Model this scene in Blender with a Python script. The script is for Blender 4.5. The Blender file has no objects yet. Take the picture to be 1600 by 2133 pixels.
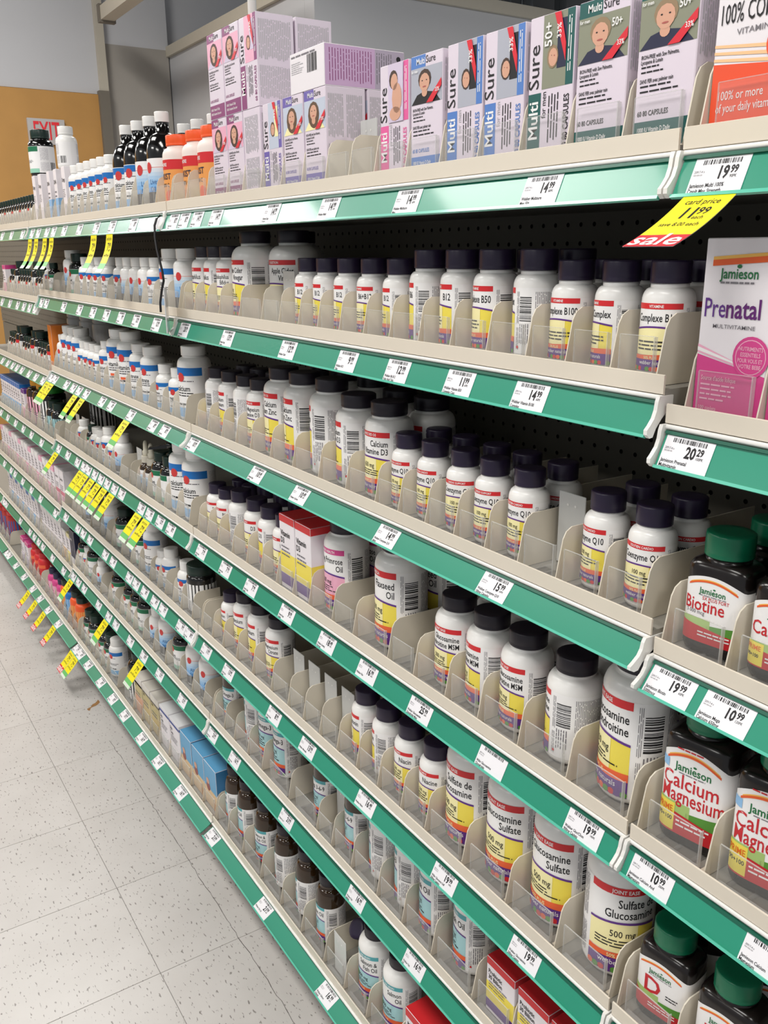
import bpy, math, random
from math import sin, cos, pi, radians as rad
from mathutils import Vector, Matrix
random.seed(7)
SC = bpy.context.scene
COL = SC.collection

# ------------------------------------------------------------------ camera
F = 1829.63; YAW = .5722; PIT = .2905; ROLL = -.0088
FZ = .04                                   # floor height in the calibration frame
CAM = Vector((-.6299, -.5160, 1.4791 - FZ))
_fw = Vector((sin(YAW)*cos(PIT), cos(YAW)*cos(PIT), -sin(PIT)))
_r = Vector((cos(YAW), -sin(YAW), 0)); _u = _r.cross(_fw)
RX = _r*cos(ROLL) + _u*sin(ROLL); UP = -_r*sin(ROLL) + _u*cos(ROLL); FW = _fw
cd = bpy.data.cameras.new('camera'); co = bpy.data.objects.new('camera', cd); COL.objects.link(co)
cd.sensor_fit = 'HORIZONTAL'; cd.sensor_width = 36; cd.lens = 36*F/1600; cd.clip_start = .02
co.matrix_world = Matrix(((RX.x, UP.x, -FW.x, CAM.x), (RX.y, UP.y, -FW.y, CAM.y), (RX.z, UP.z, -FW.z, CAM.z), (0, 0, 0, 1)))
SC.camera = co
def onx(u, v, x):
    d = FW + RX*((u-800)/F) - UP*((v-1066.5)/F); t = (x-CAM.x)/d.x
    return CAM + d*t
def y_at(u, x, z):                         # y of the point with photo column u on the line (x, *, z)
    n = RX - FW*((u-800)/F)
    return CAM.y - (n.x*(x-CAM.x) + n.z*(z-CAM.z))/n.y

# ------------------------------------------------------------------ world, lights, exposure
w = bpy.data.worlds.new('world'); SC.world = w; w.use_nodes = True
w.node_tree.nodes['Background'].inputs[0].default_value = (.93, .96, 1, 1)
w.node_tree.nodes['Background'].inputs[1].default_value = .40
SC.view_settings.view_transform = 'Standard'; SC.view_settings.look = 'None'
SC.view_settings.gamma = 1; SC.view_settings.use_curve_mapping = False
SC.view_settings.exposure = -.18
def area(x, y, z, sx, sy, power):
    l = bpy.data.lights.new('troffer_and_fill_light', 'AREA'); l.shape = 'RECTANGLE'; l.size = sx; l.size_y = sy
    l.energy = power; l.color = (1, .975, .93)
    o = bpy.data.objects.new('troffer_and_fill_light', l); COL.objects.link(o); o.location = (x, y, z)
for y in (-2.6, -.2, 2.2, 4.6, 7.0):
    area(-1.1, y, 2.95, .55, 1.25, 40)
for x, y, z, e in ((1.5, -1.2, 3.2, 30), (1.3, 3.4, 3.2, 30), (.1, 4.9, 4.1, 75), (3.6, 2.6, 3.2, 30)): area(x, y, z, .55, 1.25, e)  # the highest, strongest one is an added fill that brightens the far walls
for y in (-.2, 2.2): area(-3.4, y, 2.95, .55, 1.25, 34)

# ------------------------------------------------------------------ materials
MATS = {}
def s2l(c): return tuple((x/12.92 if x <= .04045 else ((x+.055)/1.055)**2.4) for x in [k/255 for k in c])
def mat(name, rgb, rough=.5, noise=0, scale=30, coat=0, metal=0, bump=0, spec=.5, sub=0):
    if name in MATS: return MATS[name]
    m = bpy.data.materials.new(name); m.use_nodes = True; nt = m.node_tree; b = nt.nodes['Principled BSDF']
    c = s2l(rgb) + (1,)
    b.inputs['Base Color'].default_value = c; b.inputs['Roughness'].default_value = rough
    b.inputs['Coat Weight'].default_value = coat; b.inputs['Coat Roughness'].default_value = .08
    b.inputs['Metallic'].default_value = metal; b.inputs['Specular IOR Level'].default_value = spec
    if noise or bump:
        tc = nt.nodes.new('ShaderNodeTexCoord'); n = nt.nodes.new('ShaderNodeTexNoise')
        n.inputs['Scale'].default_value = scale; n.inputs['Detail'].default_value = 4
        nt.links.new(tc.outputs['Object'], n.inputs['Vector'])
        if noise:
            mx = nt.nodes.new('ShaderNodeMix'); mx.data_type = 'RGBA'
            k = 1-noise
            mx.inputs[6].default_value = (c[0]*k, c[1]*k, c[2]*k, 1); mx.inputs[7].default_value = tuple(min(1, q*(1+noise)) for q in c[:3])+(1,)
            nt.links.new(n.outputs['Fac'], mx.inputs[0]); nt.links.new(mx.outputs[2], b.inputs['Base Color'])
        if bump:
            bp = nt.nodes.new('ShaderNodeBump'); bp.inputs['Strength'].default_value = bump; bp.inputs['Distance'].default_value = .002
            nt.links.new(n.outputs['Fac'], bp.inputs['Height']); nt.links.new(bp.outputs[0], b.inputs['Normal'])
    MATS[name] = m; return m
def P(name, *rgb, rough=.45, **k): return mat(name, rgb, rough, **k)
beige = P('cream_plastic', 226, 216, 200, noise=.03, scale=12, rough=.45)
divm = P('cream_divider', 222, 213, 196, rough=.5, noise=.03)
teal = P('teal_channel', 38, 146, 118, rough=.34, coat=.32, noise=.04, scale=6)
tealdark = P('teal_groove', 14, 92, 72, rough=.4)
whitepl = P('white_plastic', 238, 236, 232, rough=.3)
metalgrey = P('shelf_grey', 150, 146, 138, rough=.5, noise=.04)
pegm = P('pegboard_charcoal', 112, 108, 98, rough=.7, noise=.05)
holem = P('pegboard_void', 8, 8, 8, rough=.9)
wht = P('white_bottle', 240, 238, 235, rough=.32, coat=.15)
paper = P('label_white', 243, 241, 240, rough=.4)
tagm = P('tag_paper', 242, 240, 244, rough=.5)
ink = P('ink_black', 22, 20, 24, rough=.6)
grey = P('ink_grey', 120, 116, 122, rough=.6)
lgrey = P('ink_light_grey', 185, 182, 186, rough=.6)
purp = P('cap_purple', 40, 30, 56, rough=.35)
purpd = P('cap_dark', 30, 24, 36, rough=.4)
red = P('label_red', 212, 40, 46, rough=.4)
violet = P('label_violet', 96, 48, 136, rough=.4)
yellow = P('label_yellow', 242, 222, 86, rough=.4)
pyellow = P('label_pale_yellow', 250, 240, 180, rough=.4)
orange = P('label_orange', 240, 104, 60, rough=.4)
green = P('label_green', 88, 150, 56, rough=.4)
dgreen = P('cap_dark_green', 16, 42, 34, rough=.35)
black = P('black_bottle', 14, 13, 13, rough=.12, coat=.5)
dbrown = P('dark_brown_bottle', 24, 18, 17, rough=.22, coat=.15)
amber = P('amber_glass', 50, 32, 12, rough=.05, coat=.4)
blue = P('label_blue', 22, 112, 190, rough=.4)
lblue = P('label_light_blue', 142, 190, 232, rough=.4)
dot = P('logo_red', 206, 58, 56, rough=.4)
aqua = P('label_aqua', 84, 168, 176, rough=.4)
laqua = P('label_pale_aqua', 170, 214, 218, rough=.4)
jgreen = P('cap_green', 10, 112, 78, rough=.3, noise=.05)
jdg = P('jar_green_ink', 24, 110, 60, rough=.5)
jred = P('label_deep_red', 200, 34, 44, rough=.4)
pink = P('pink_print', 214, 70, 140, rough=.4)
lpink = P('pale_pink', 240, 176, 200, rough=.4)
skin = P('print_skin', 216, 164, 138, rough=.45)
hair = P('print_hair', 70, 48, 38, rough=.5)
navy = P('print_navy', 34, 36, 66, rough=.45)
mauve = P('print_mauve', 140, 62, 118, rough=.4)
lilac = P('print_lilac', 112, 98, 176, rough=.4)
plilac = P('pale_lilac', 214, 200, 222, rough=.4)
mblue = P('print_blue', 86, 130, 200, rough=.4)
mgreen = P('print_green', 32, 92, 88, rough=.4)
bgph = P('print_backdrop', 176, 178, 190, rough=.45)
bgph2 = P('print_backdrop_olive', 140, 142, 122, rough=.45)
card = P('box_white', 238, 232, 236, rough=.4)
cardg = P('box_side_lilac', 226, 214, 226, rough=.4)
flagy = P('flag_yellow', 252, 236, 36, rough=.4)
flagr = P('flag_red', 222, 40, 56, rough=.4)
flagg = P('flag_green', 110, 196, 116, rough=.4)
flagw = P('flag_pale', 226, 244, 222, rough=.4)
orng = P('orange_cap', 244, 92, 36, rough=.35)
juice = P('orange_print', 238, 160, 84, rough=.4)
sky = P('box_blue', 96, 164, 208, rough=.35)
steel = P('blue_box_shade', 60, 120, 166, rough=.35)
def clear(name, tint, gl, a):
    m = bpy.data.materials.new(name); m.use_nodes = True; nt = m.node_tree
    for n in list(nt.nodes): nt.nodes.remove(n)
    o = nt.nodes.new('ShaderNodeOutputMaterial'); t = nt.nodes.new('ShaderNodeBsdfTransparent'); t.inputs[0].default_value = tint+(1,)
    g = nt.nodes.new('ShaderNodeBsdfPrincipled'); g.inputs['Base Color'].default_value = (.8, .8, .78, 1); g.inputs['Roughness'].default_value = .12
    lw = nt.nodes.new('ShaderNodeLayerWeight'); lw.inputs[0].default_value = .35
    mr = nt.nodes.new('ShaderNodeMapRange'); mr.inputs[3].default_value = gl; mr.inputs[4].default_value = a
    mx = nt.nodes.new('ShaderNodeMixShader'); nt.links.new(lw.outputs['Facing'], mr.inputs[0]); nt.links.new(mr.outputs[0], mx.inputs[0])
    nt.links.new(t.outputs[0], mx.inputs[1]); nt.links.new(g.outputs[0], mx.inputs[2]); nt.links.new(mx.outputs[0], o.inputs[0])
    return m
clr = clear('clear_plastic', (.985, .985, .985), .03, .22)
clre = clear('clear_plastic_edge', (.96, .96, .96), .24, .6)
frost = clear('frosted_plastic', (.85, .86, .86), .62, .9)

# ------------------------------------------------------------------ mesh building
class MB:
    def __init__(s): s.v = []; s.f = []; s.m = []; s.mats = []; s.sm = []
    def mi(s, m):
        if m not in s.mats: s.mats.append(m)
        return s.mats.index(m)
    def face(s, pts, m, smooth=False):
        n = len(s.v); s.v += [tuple(p) for p in pts]; s.f.append(tuple(range(n, n+len(pts)))); s.m.append(s.mi(m)); s.sm.append(smooth)
    def add(s, verts, faces, m, smooth=False):
        n = len(s.v); k = s.mi(m); s.v += [tuple(p) for p in verts]
        for f in faces: s.f.append(tuple(i+n for i in f)); s.m.append(k); s.sm.append(smooth)
    def box(s, x0, x1, y0, y1, z0, z1, m):
        v = [(x, y, z) for x in (x0, x1) for y in (y0, y1) for z in (z0, z1)]
        s.add(v, [(0, 1, 3, 2), (4, 6, 7, 5), (0, 4, 5, 1), (2, 3, 7, 6), (0, 2, 6, 4), (1, 5, 7, 3)], m)
    def rbox(s, x0, x1, y0, y1, z0, z1, m, b=.001):          # box with chamfered upright and top edges
        r = [(x0+b, y0), (x1-b, y0), (x1, y0+b), (x1, y1-b), (x1-b, y1), (x0+b, y1), (x0, y1-b), (x0, y0+b)]
        ri = [(x0+b, y0+b), (x1-b, y0+b), (x1-b, y0+b), (x1-b, y1-b), (x1-b, y1-b), (x0+b, y1-b), (x0+b, y1-b), (x0+b, y0+b)]
        v = [(x, y, z0) for x, y in r]+[(x, y, z1-b) for x, y in r]+[(x, y, z1) for x, y in ri]
        fs = [tuple(range(7, -1, -1)), tuple(range(16, 24))]
        for i in range(8):
            j = (i+1) % 8; fs += [(i, j, 8+j, 8+i), (8+i, 8+j, 16+j, 16+i)]
        s.add(v, fs, m)
    def prism_y(s, poly, y0, y1, m, smooth=False):          # polygon in (x,z), counter-clockwise seen from -y
        n = len(poly); v = [(x, y0, z) for x, z in poly]+[(x, y1, z) for x, z in poly]
        s.add(v, [tuple(range(n)), tuple(range(2*n-1, n-1, -1))], m)
        s.add(v, [(i, i+n, (i+1) % n+n, (i+1) % n) for i in range(n)], m, smooth)
    def lathe(s, prof, m, n=28, k=None, knurl=0, smooth=True):
        vs = []; fs = []; N = len(prof)
        for i, (r, z) in enumerate(prof):
            for j in range(n):
                a = 2*pi*j/n; q = r*(k(a) if k else 1)
                if knurl and 0 < i < N-2 and j % 2: q *= 1-knurl
                vs.append((-q*cos(a), -q*sin(a), z))
        for i in range(N-1):
            for j in range(n):
                b = (j+1) % n; fs.append((i*n+j, i*n+b, (i+1)*n+b, (i+1)*n+j))
        fs.append(tuple(range(n-1, -1, -1))); fs.append(tuple((N-1)*n+j for j in range(n)))
        s.add(vs, fs, m, smooth)
    def tube(s, pts, r, m, n=8):
        vs = []; fs = []; pts = [Vector(p) for p in pts]
        for i, p in enumerate(pts):
            d = (pts[min(i+1, len(pts)-1)]-pts[max(i-1, 0)]).normalized()
            a = d.orthogonal().normalized(); b = d.cross(a)
            for j in range(n): vs.append(p+a*(r*cos(2*pi*j/n))+b*(r*sin(2*pi*j/n)))
        for i in range(len(pts)-1):
            for j in range(n): k = (j+1) % n; fs.append((i*n+j, i*n+k, (i+1)*n+k, (i+1)*n+j))
        fs += [tuple(range(n-1, -1, -1)), tuple((len(pts)-1)*n+j for j in range(n))]
        s.add(vs, fs, m, True)
    def mesh(s, name):
        me = bpy.data.meshes.new(name); me.from_pydata(s.v, [], s.f)
        for m in s.mats: me.materials.append(m)
        me.polygons.foreach_set('material_index', s.m); me.polygons.foreach_set('use_smooth', s.sm); me.update()
        return me
# ---- lettering as flat geometry
_tc = {}
def glyphs(txt, bold):
    key = (txt, bold)
    if key not in _tc:
        cu = bpy.data.curves.new('lettering', 'FONT'); cu.body = txt; cu.resolution_u = 2; cu.fill_mode = 'FRONT'; cu.offset = .016*bold if bold else .003
        o = bpy.data.objects.new('lettering', cu); me = o.to_mesh()
        V = [(v.co.x, v.co.y) for v in me.vertices]; Fc = [tuple(p.vertices) for p in me.polygons]
        o.to_mesh_clear(); bpy.data.objects.remove(o); bpy.data.curves.remove(cu)
        x0 = min([p[0] for p in V] or [0]); x1 = max([p[0] for p in V] or [1])
        _tc[key] = ([((x-x0)/.70, y/.70) for x, y in V], Fc, (x1-x0)/.70)
    return _tc[key]
class Draw:
    """paints flat print on a surface: surf(s, t, lift) -> xyz"""
    def __init__(s, mb, surf, ds): s.mb = mb; s.surf = surf; s.ds = ds
    def rect(s, s0, t0, s1, t1, m, l=1): s.band(s0, s1, lambda q: t0, lambda q: t1, m, l)
    def band(s, s0, s1, lo, hi, m, l=1):
        n = max(1, int(abs(s1-s0)/s.ds+.999)); L = l*.00018; vs = []
        for i in range(n+1):
            q = s0+(s1-s0)*i/n; vs += [s.surf(q, lo(q), L), s.surf(q, hi(q), L)]
        s.mb.add(vs, [(2*i, 2*i+2, 2*i+3, 2*i+1) for i in range(n)], m, s.ds < .05)
    def poly(s, pts, m, l=1): s.mb.face([s.surf(a, b, l*.00018) for a, b in pts], m)
    def disc(s, a, b, r, m, l=1, ry=None, n=12):
        if s.ds > .05: return s.poly([(a+r*cos(2*pi*i/n), b+(ry or r)*sin(2*pi*i/n)) for i in range(n)], m, l)
        R_ = ry or r; vs = []; k = max(4, n//2+1)
        for i in range(k+1):
            q = -cos(pi*i/k); e = math.sqrt(max(0, 1-q*q))*R_+1e-6; vs += [s.surf(a+r*q, b-e, l*.00018), s.surf(a+r*q, b+e, l*.00018)]
        s.mb.add(vs, [(2*i, 2*i+2, 2*i+3, 2*i+1) for i in range(k)], m, True)
    def text(s, txt, a, b, h, m, l=2, al='l', maxw=None, xs=.86, bold=True, rot=0):
        V, Fc, W = glyphs(txt, bold); kx = h*xs
        if maxw and W*kx > maxw: kx = maxw/W
        off = 0 if al == 'l' else (-W*kx/2 if al == 'c' else -W*kx)
        vs = []
        for x, y in V:
            X = off+x*kx; Y = y*h
            if rot: X, Y = -Y, X
            vs.append(s.surf(a+X, b+Y, l*.00018))
        s.mb.add(vs, Fc, m)
    def lines(s, s0, t0, s1, t1, n, m, l=2, vert=False, fill=.55):
        rr = random.Random(n*7+int(abs(s0)*1e5))
        for i in range(n):                       # each line of small print broken into words
            if vert:
                d = (s1-s0)/n; q = s0+d*i; p = t0+(t1-t0)*rr.uniform(0, .12); L = abs(t1-t0)
                while p < t1-.0005:
                    e = min(t1, p+max(.004, L*rr.uniform(.12, .4))); s.rect(q, p, q+d*fill, e, m, l); p = e+max(.0008, L*.035)
            else:
                d = (t1-t0)/n; q = t1-d*i; p = s0; L = abs(s1-s0); en = s1-L*rr.uniform(0, .35)
                while p < en-.0005:
                    e = min(en, p+max(.002, L*rr.uniform(.1, .3))); s.rect(p, q-d*fill, e, q, m, l); p = e+max(.0005, L*.03)
    def barcode(s, s0, t0, s1, t1, m, l=2, vert=True, n=14):
        rr = random.Random(int(s0*1e5)+n); L = (s1-s0) if vert else (t1-t0); p = 0; ws = [rr.uniform(.4, 1.6) for i in range(2*n)]; T = sum(ws)
        for i in range(n):
            a = p/T*L; b = (p+ws[2*i])/T*L; p += ws[2*i]+ws[2*i+1]
            if vert: s.rect(s0+a, t0, s0+b, t1, m, l)
            else: s.rect(s0, t0+a, s1, t0+b, m, l)
# ---- things
def tag(o, label=None, cat=None, group=None, kind=None):
    if label: o['label'] = label
    if cat: o['category'] = cat
    if group: o['group'] = group
    if kind: o['kind'] = kind
def obj(name, me, parent=None, loc=None):
    o = bpy.data.objects.new(name, me); COL.objects.link(o)
    if parent: o.parent = parent
    if loc: o.location = loc
    return o
def thing(name, label, cat, loc, parts, rotz=0, group=None, sc=None):
    r = bpy.data.objects.new(name, None); COL.objects.link(r); r.location = loc; r.rotation_euler = (0, 0, rotz); r.empty_display_size = .02
    if sc: r.scale = sc
    tag(r, label, cat, group)
    for p in parts:
        o = obj(p[0], p[1], r)
        if len(p) > 2:
            for c in p[2]: obj(c[0], c[1], o)
    return r
ORD = ['', 'first', 'second', 'third', 'fourth', 'fifth', 'sixth', 'seventh', 'eighth', 'ninth', 'tenth', 'eleventh', 'twelfth', 'thirteenth', 'fourteenth', 'fifteenth', 'sixteenth', 'seventeenth', 'eighteenth', 'nineteenth', 'twentieth', '21st', '22nd', '23rd', '24th', '25th']
SHN = ['top', 'second', 'third', 'fourth', 'fifth', 'sixth', 'bottom']
BAYN = ['nearest', 'second', 'third', 'fourth', 'fifth']

# ------------------------------------------------------------------ the room
BAY = 1.219
Z = [q-FZ for q in (1.5551, 1.3536, 1.1177, .8950, .6688, .4447, .1752)]       # underside of each front rail
XS = [-.0059, .0005, .0115, -.0003, -.006, .0056, -.0054]
DXB = [-.0150, -.0155, -.022, -.0155, -.0155, -.016, -.031]                    # outward lean of each price channel
DZB = [.038, .038, .033, .0345, .0335, .033, .0235]
def shelf_z(s, bay):
    d = 0
    if bay == 0: d = {1: -.0245, 2: -.0165}.get(s, 0)
    if bay >= 3 and 1 <= s <= 5: d = -.0245
    return Z[s]+d
tilem = None
def tile_material():
    m = bpy.data.materials.new('vinyl_tile'); m.use_nodes = True; nt = m.node_tree; b = nt.nodes['Principled BSDF']
    N = nt.nodes.new; L = nt.links.new
    oi = N('ShaderNodeObjectInfo'); tc = N('ShaderNodeTexCoord')
    ad = N('ShaderNodeVectorMath'); ad.operation = 'ADD'; sc = N('ShaderNodeVectorMath'); sc.operation = 'SCALE'; sc.inputs[3].default_value = 37
    cx = N('ShaderNodeCombineXYZ'); L(oi.outputs['Random'], cx.inputs[0]); L(oi.outputs['Random'], cx.inputs[1]); L(cx.outputs[0], sc.inputs[0])
    L(tc.outputs['Object'], ad.inputs[0]); L(sc.outputs[0], ad.inputs[1])
    mp = N('ShaderNodeMapping'); mp.inputs['Scale'].default_value = (190, 70, 70); L(ad.outputs[0], mp.inputs[0])
    n1 = N('ShaderNodeTexNoise'); n1.inputs['Scale'].default_value = 1; n1.inputs['Detail'].default_value = 1; L(mp.outputs[0], n1.inputs['Vector'])
    r1 = N('ShaderNodeValToRGB'); r1.color_ramp.elements[0].position = .655; r1.color_ramp.elements[1].position = .705
    L(n1.outputs['Fac'], r1.inputs[0])
    n2 = N('ShaderNodeTexNoise'); n2.inputs['Scale'].default_value = 7; n2.inputs['Detail'].default_value = 3; L(ad.outputs[0], n2.inputs['Vector'])
    a = N('ShaderNodeMix'); a.data_type = 'RGBA'; a.inputs[6].default_value = s2l((192, 187, 183))+(1,); a.inputs[7].default_value = s2l((212, 208, 205))+(1,)
    L(n2.outputs['Fac'], a.inputs[0])
    c = N('ShaderNodeMix'); c.data_type = 'RGBA'; c.inputs[7].default_value = s2l((138, 132, 128))+(1,); L(r1.outputs[0], c.inputs[0]); L(a.outputs[2], c.inputs[6])
    L(c.outputs[2], b.inputs['Base Color']); b.inputs['Roughness'].default_value = .34
    return m
tilem = tile_material()
mb = MB(); mb.box(-3.3, 1.2, -1.2, 9, -.03, -.0025, P('floor_grout', 150, 146, 142, rough=.8, noise=.1))
floor = obj('floor', mb.mesh('floor')); tag(floor, 'speckled off-white vinyl tile floor of the aisle', 'floor', kind='structure')
mb = MB(); t = .3048; g = .0005; mb.rbox(g, t-g, g, t-g, -.0024, 0, tilem, .0006); tme = mb.mesh('tile')
for i in range(-5, 1):
    for j in range(-4, 20):
        obj('tile', tme, floor, (-.2277+i*t, .983+(j-1)*t, 0))
# hairline crack and rusty stain on the tiles
mb = MB(); rr = random.Random(3); pts = []
y = 1.95
while y > .7: pts.append((-.0508+rr.uniform(-.0022, .0022), y)); y -= rr.uniform(.012, .03)
for a, b in zip(pts, pts[1:]):
    k = .0004+.0004*rr.random(); mb.face([(a[0]-k, a[1], .0003), (b[0]-k, b[1], .0003), (b[0]+k, b[1], .0003), (a[0]+k, a[1], .0003)], P('crack_dirt', 92, 86, 82, rough=.8))
o = obj('floor_crack', mb.mesh('floor_crack'), floor)
mb = MB(); n = 22
mb.face([(-.031+(.011*cos(a)*(1+.4*sin(3*a+1))+.022*sin(a)), 2.2+(.022*sin(a)*(1+.3*cos(4*a))), .0004) for a in [2*pi*i/n for i in range(n)]], P('rust_stain', 158, 116, 70, rough=.7, noise=.3, scale=60))
obj('floor_stain', mb.mesh('floor_stain'), floor)
# far walls
wallg = P('wall_pale_grey', 206, 206, 209, rough=.8, noise=.02, scale=3); walld = P('wall_warm_grey', 172, 166, 158, rough=.8, noise=.03, scale=3)
wood = P('wood_panel', 196, 146, 80, rough=.55, noise=.12, scale=5); trimm = P('wall_trim_beige', 196, 188, 172, rough=.6, noise=.03); trimd = P('wall_trim_taupe', 120, 113, 102, rough=.7, noise=.03)
YW = 7.0; FX = 1.600
def st(name, mb, label, cat='wall'):
    o = obj(name, mb.mesh(name)); tag(o, label, cat, kind='structure'); return o
mb = MB(); mb.box(-4, FX, YW, YW+.1, 2.62, 4.4, wallg); st('wall_far', mb, 'pale grey upper wall at the far end of the store')
wp = bpy.data.objects.new('wall_panel', None); COL.objects.link(wp); tag(wp, 'tan wood-grain wall panelling below the grey wall', 'wall', kind='structure')
mb = MB(); mb.box(-4, FX-.02, YW-.02, YW+.1, 1.62, 2.615, wood); obj('panel', mb.mesh('panel'), wp)
mb = MB(); mb.box(-4, FX-.02, YW-.02, YW+.1, 0, 1.612, wood); obj('panel', mb.mesh('panel'), wp)
mb = MB(); mb.box(FX-.02, FX+.06, YW-.06, YW+.1, 0, 2.64, trimd); mb.box(FX, FX+.06, YW-.05, YW+.1, 2.64, 4.4, trimm); st('trim_1', mb, 'taupe corner post between wood panel and grey wall', 'trim')
mb = MB(); mb.box(FX+.06, 4.7, YW+.11, YW+.2, 2.99, 4.4, wallg); mb.box(FX+.06, 2.19, YW+.02, YW+.1, 2.99, 4.4, wallg); mb.box(FX+.06, 2.19, YW+.02, YW+.1, 0, 2.99, walld); st('wall_back', mb, 'two-tone grey wall section right of the corner post')
mb = MB(); mb.box(FX-.06, FX+.04, 4.6, 6.6, 3.06, 3.15, trimm); mb.box(FX-.07, FX+.05, 6.6, 6.65, 3.045, 3.165, trimd); st('trim_2', mb, 'beige ceiling rail end high above the far wall', 'trim')
BX, BY, BH = 2.2, 4.59, 2.94
mb = MB(); mb.box(BX, 7, BY, BY+.12, 0, BH, P('partition_grey', 192, 192, 194, rough=.8, noise=.03, scale=2)); st('wall_right', mb, 'grey partition wall facing the camera behind the shelving')
mb = MB(); mb.box(BX, BX+.12, BY+.121, YW+.1, 0, BH, MATS['partition_grey']); st('wall_left', mb, 'grey partition wall side running back from its corner')
mb = MB(); mb.box(BX-.03, 7, BY-.03, BY+.15, BH+.001, BH+.075, trimm); mb.box(BX-.03, BX+.15, BY+.151, YW+.1, BH+.001, BH+.075, trimm); st('trim_3', mb, 'beige capping rail along the top of the grey partition', 'trim')
mb = MB(); mb.box(-5, 8.5, -5, 9.5, 4.4, 4.5, P('ceiling_dark', 74, 74, 74, rough=.9, noise=.1, scale=2)); st('ceiling', mb, 'dark open ceiling above the store', 'ceiling')
mb = MB(); mb.box(BX+.4, 8.4, 9.3, 9.4, 0, 4.4, P('void_wall', 58, 60, 58, rough=.9, noise=.1, scale=2)); st('wall_behind', mb, 'dark wall beyond the grey partition')
for k, (px, yy) in enumerate(((5.1, 6.3), (5.35, 6.3), (6.05, 6.6))):
    mb = MB(); mb.lathe([(.06, 2.3), (.06, 4.39)], P('galvanised', 190, 194, 196, rough=.25, metal=.9), 14)
    o = obj('vent_pipe', mb.mesh('vent_pipe'), None, (px, yy, 0)); tag(o, '%s shiny metal pipe rising in the dark behind the grey partition' % ['left', 'middle', 'right'][k], 'pipe', 'pipes behind the partition')
# EXIT sign
mb = MB(); d = Draw(mb, lambda s, t, l: (1.157-.136+s, YW-.05-l*6, 2.27+t-FZ), 9)
mb.box(1.021, 1.293, YW-.05, YW-.021, 2.27-FZ, 2.45-FZ, P('sign_housing', 196, 192, 190, rough=.4))
d.text('EXIT', .136, .035, .125, P('exit_red', 240, 50, 60, rough=.4), 2, 'c', .19)
o = obj('exit_sign', mb.mesh('exit_sign')); tag(o, 'white exit sign with red letters on the tan panelling', 'sign')

# ------------------------------------------------------------------ gondola frame: back panels with peg holes, uprights, base
PEG = .305
def peg_mesh(ncol, nrow):
    p = .0254; mb = MB(); rh = .0033; k8 = [(rh*cos(pi/8+pi/4*i), rh*sin(pi/8+pi/4*i)) for i in range(8)]
    h = p/2; sq = [(h, h*.414), (h*.414, h), (-h*.414, h), (-h, h*.414), (-h, -h*.414), (-h*.414, -h), (h*.414, -h), (h, -h*.414)]
    crn = {0: (h, h), 2: (-h, h), 4: (-h, -h), 6: (h, -h)}
    for i in range(ncol):
        for j in range(nrow):
            cy = p*(i+.5); cz = p*(j+.5)
            v = [(0, cy+a, cz+b) for a, b in k8]+[(0, cy+a, cz+b) for a, b in sq]
            fs = []
            for q in range(8):
                r_ = (q+1) % 8; fs.append((q, r_, 8+r_, 8+q))
            mb.add(v, fs, pegm)
            for q, (a, b) in crn.items(): mb.add([(0, cy+sq[q][0], cz+sq[q][1]), (0, cy+a, cz+b), (0, cy+sq[(q+1) % 8][0], cz+sq[(q+1) % 8][1])], [(0, 1, 2)], pegm)
    mb.box(.004, .012, 0, ncol*p, 0, nrow*p, holem)
    return mb.mesh('back_panel')
pegA = peg_mesh(48, 8); pegB = peg_mesh(48, 9)
mbu = MB(); mbu.box(-.012, .02, -.012, .012, 0, 1.52, P('upright_grey', 96, 92, 84, rough=.5)); upme = mbu.mesh('upright')
mbs = MB(); mbs.box(.002, .014, 0, .0254*48, 0, .79, pegm); solid = mbs.mesh('back_panel')
mbk = MB(); mbk.box(.045, .30, .001, BAY-.001, 0, Z[6]-.032, P('kick_plate', 128, 118, 106, rough=.6, noise=.08)); kick = mbk.mesh('base')
for b in range(5):
    y0 = (b-1)*BAY
    r = bpy.data.objects.new('gondola_frame', None); COL.objects.link(r); r.location = (PEG, y0, 0); r.empty_display_size = .02
    tag(r, 'charcoal pegboard shelving frame of the %s bay from the camera' % BAYN[b], 'shelving frame', 'shelving frames of the aisle')
    obj('back_panel', pegA, r, (0, .0005, 1.305)); obj('back_panel', pegB, r, (0, .0005, 1.075)); obj('back_panel', solid, r, (0, .0005, .28))
    obj('upright', upme, r, (.03, 0, 0)); obj('base', kick, r, (-PEG, 0, 0))

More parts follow.
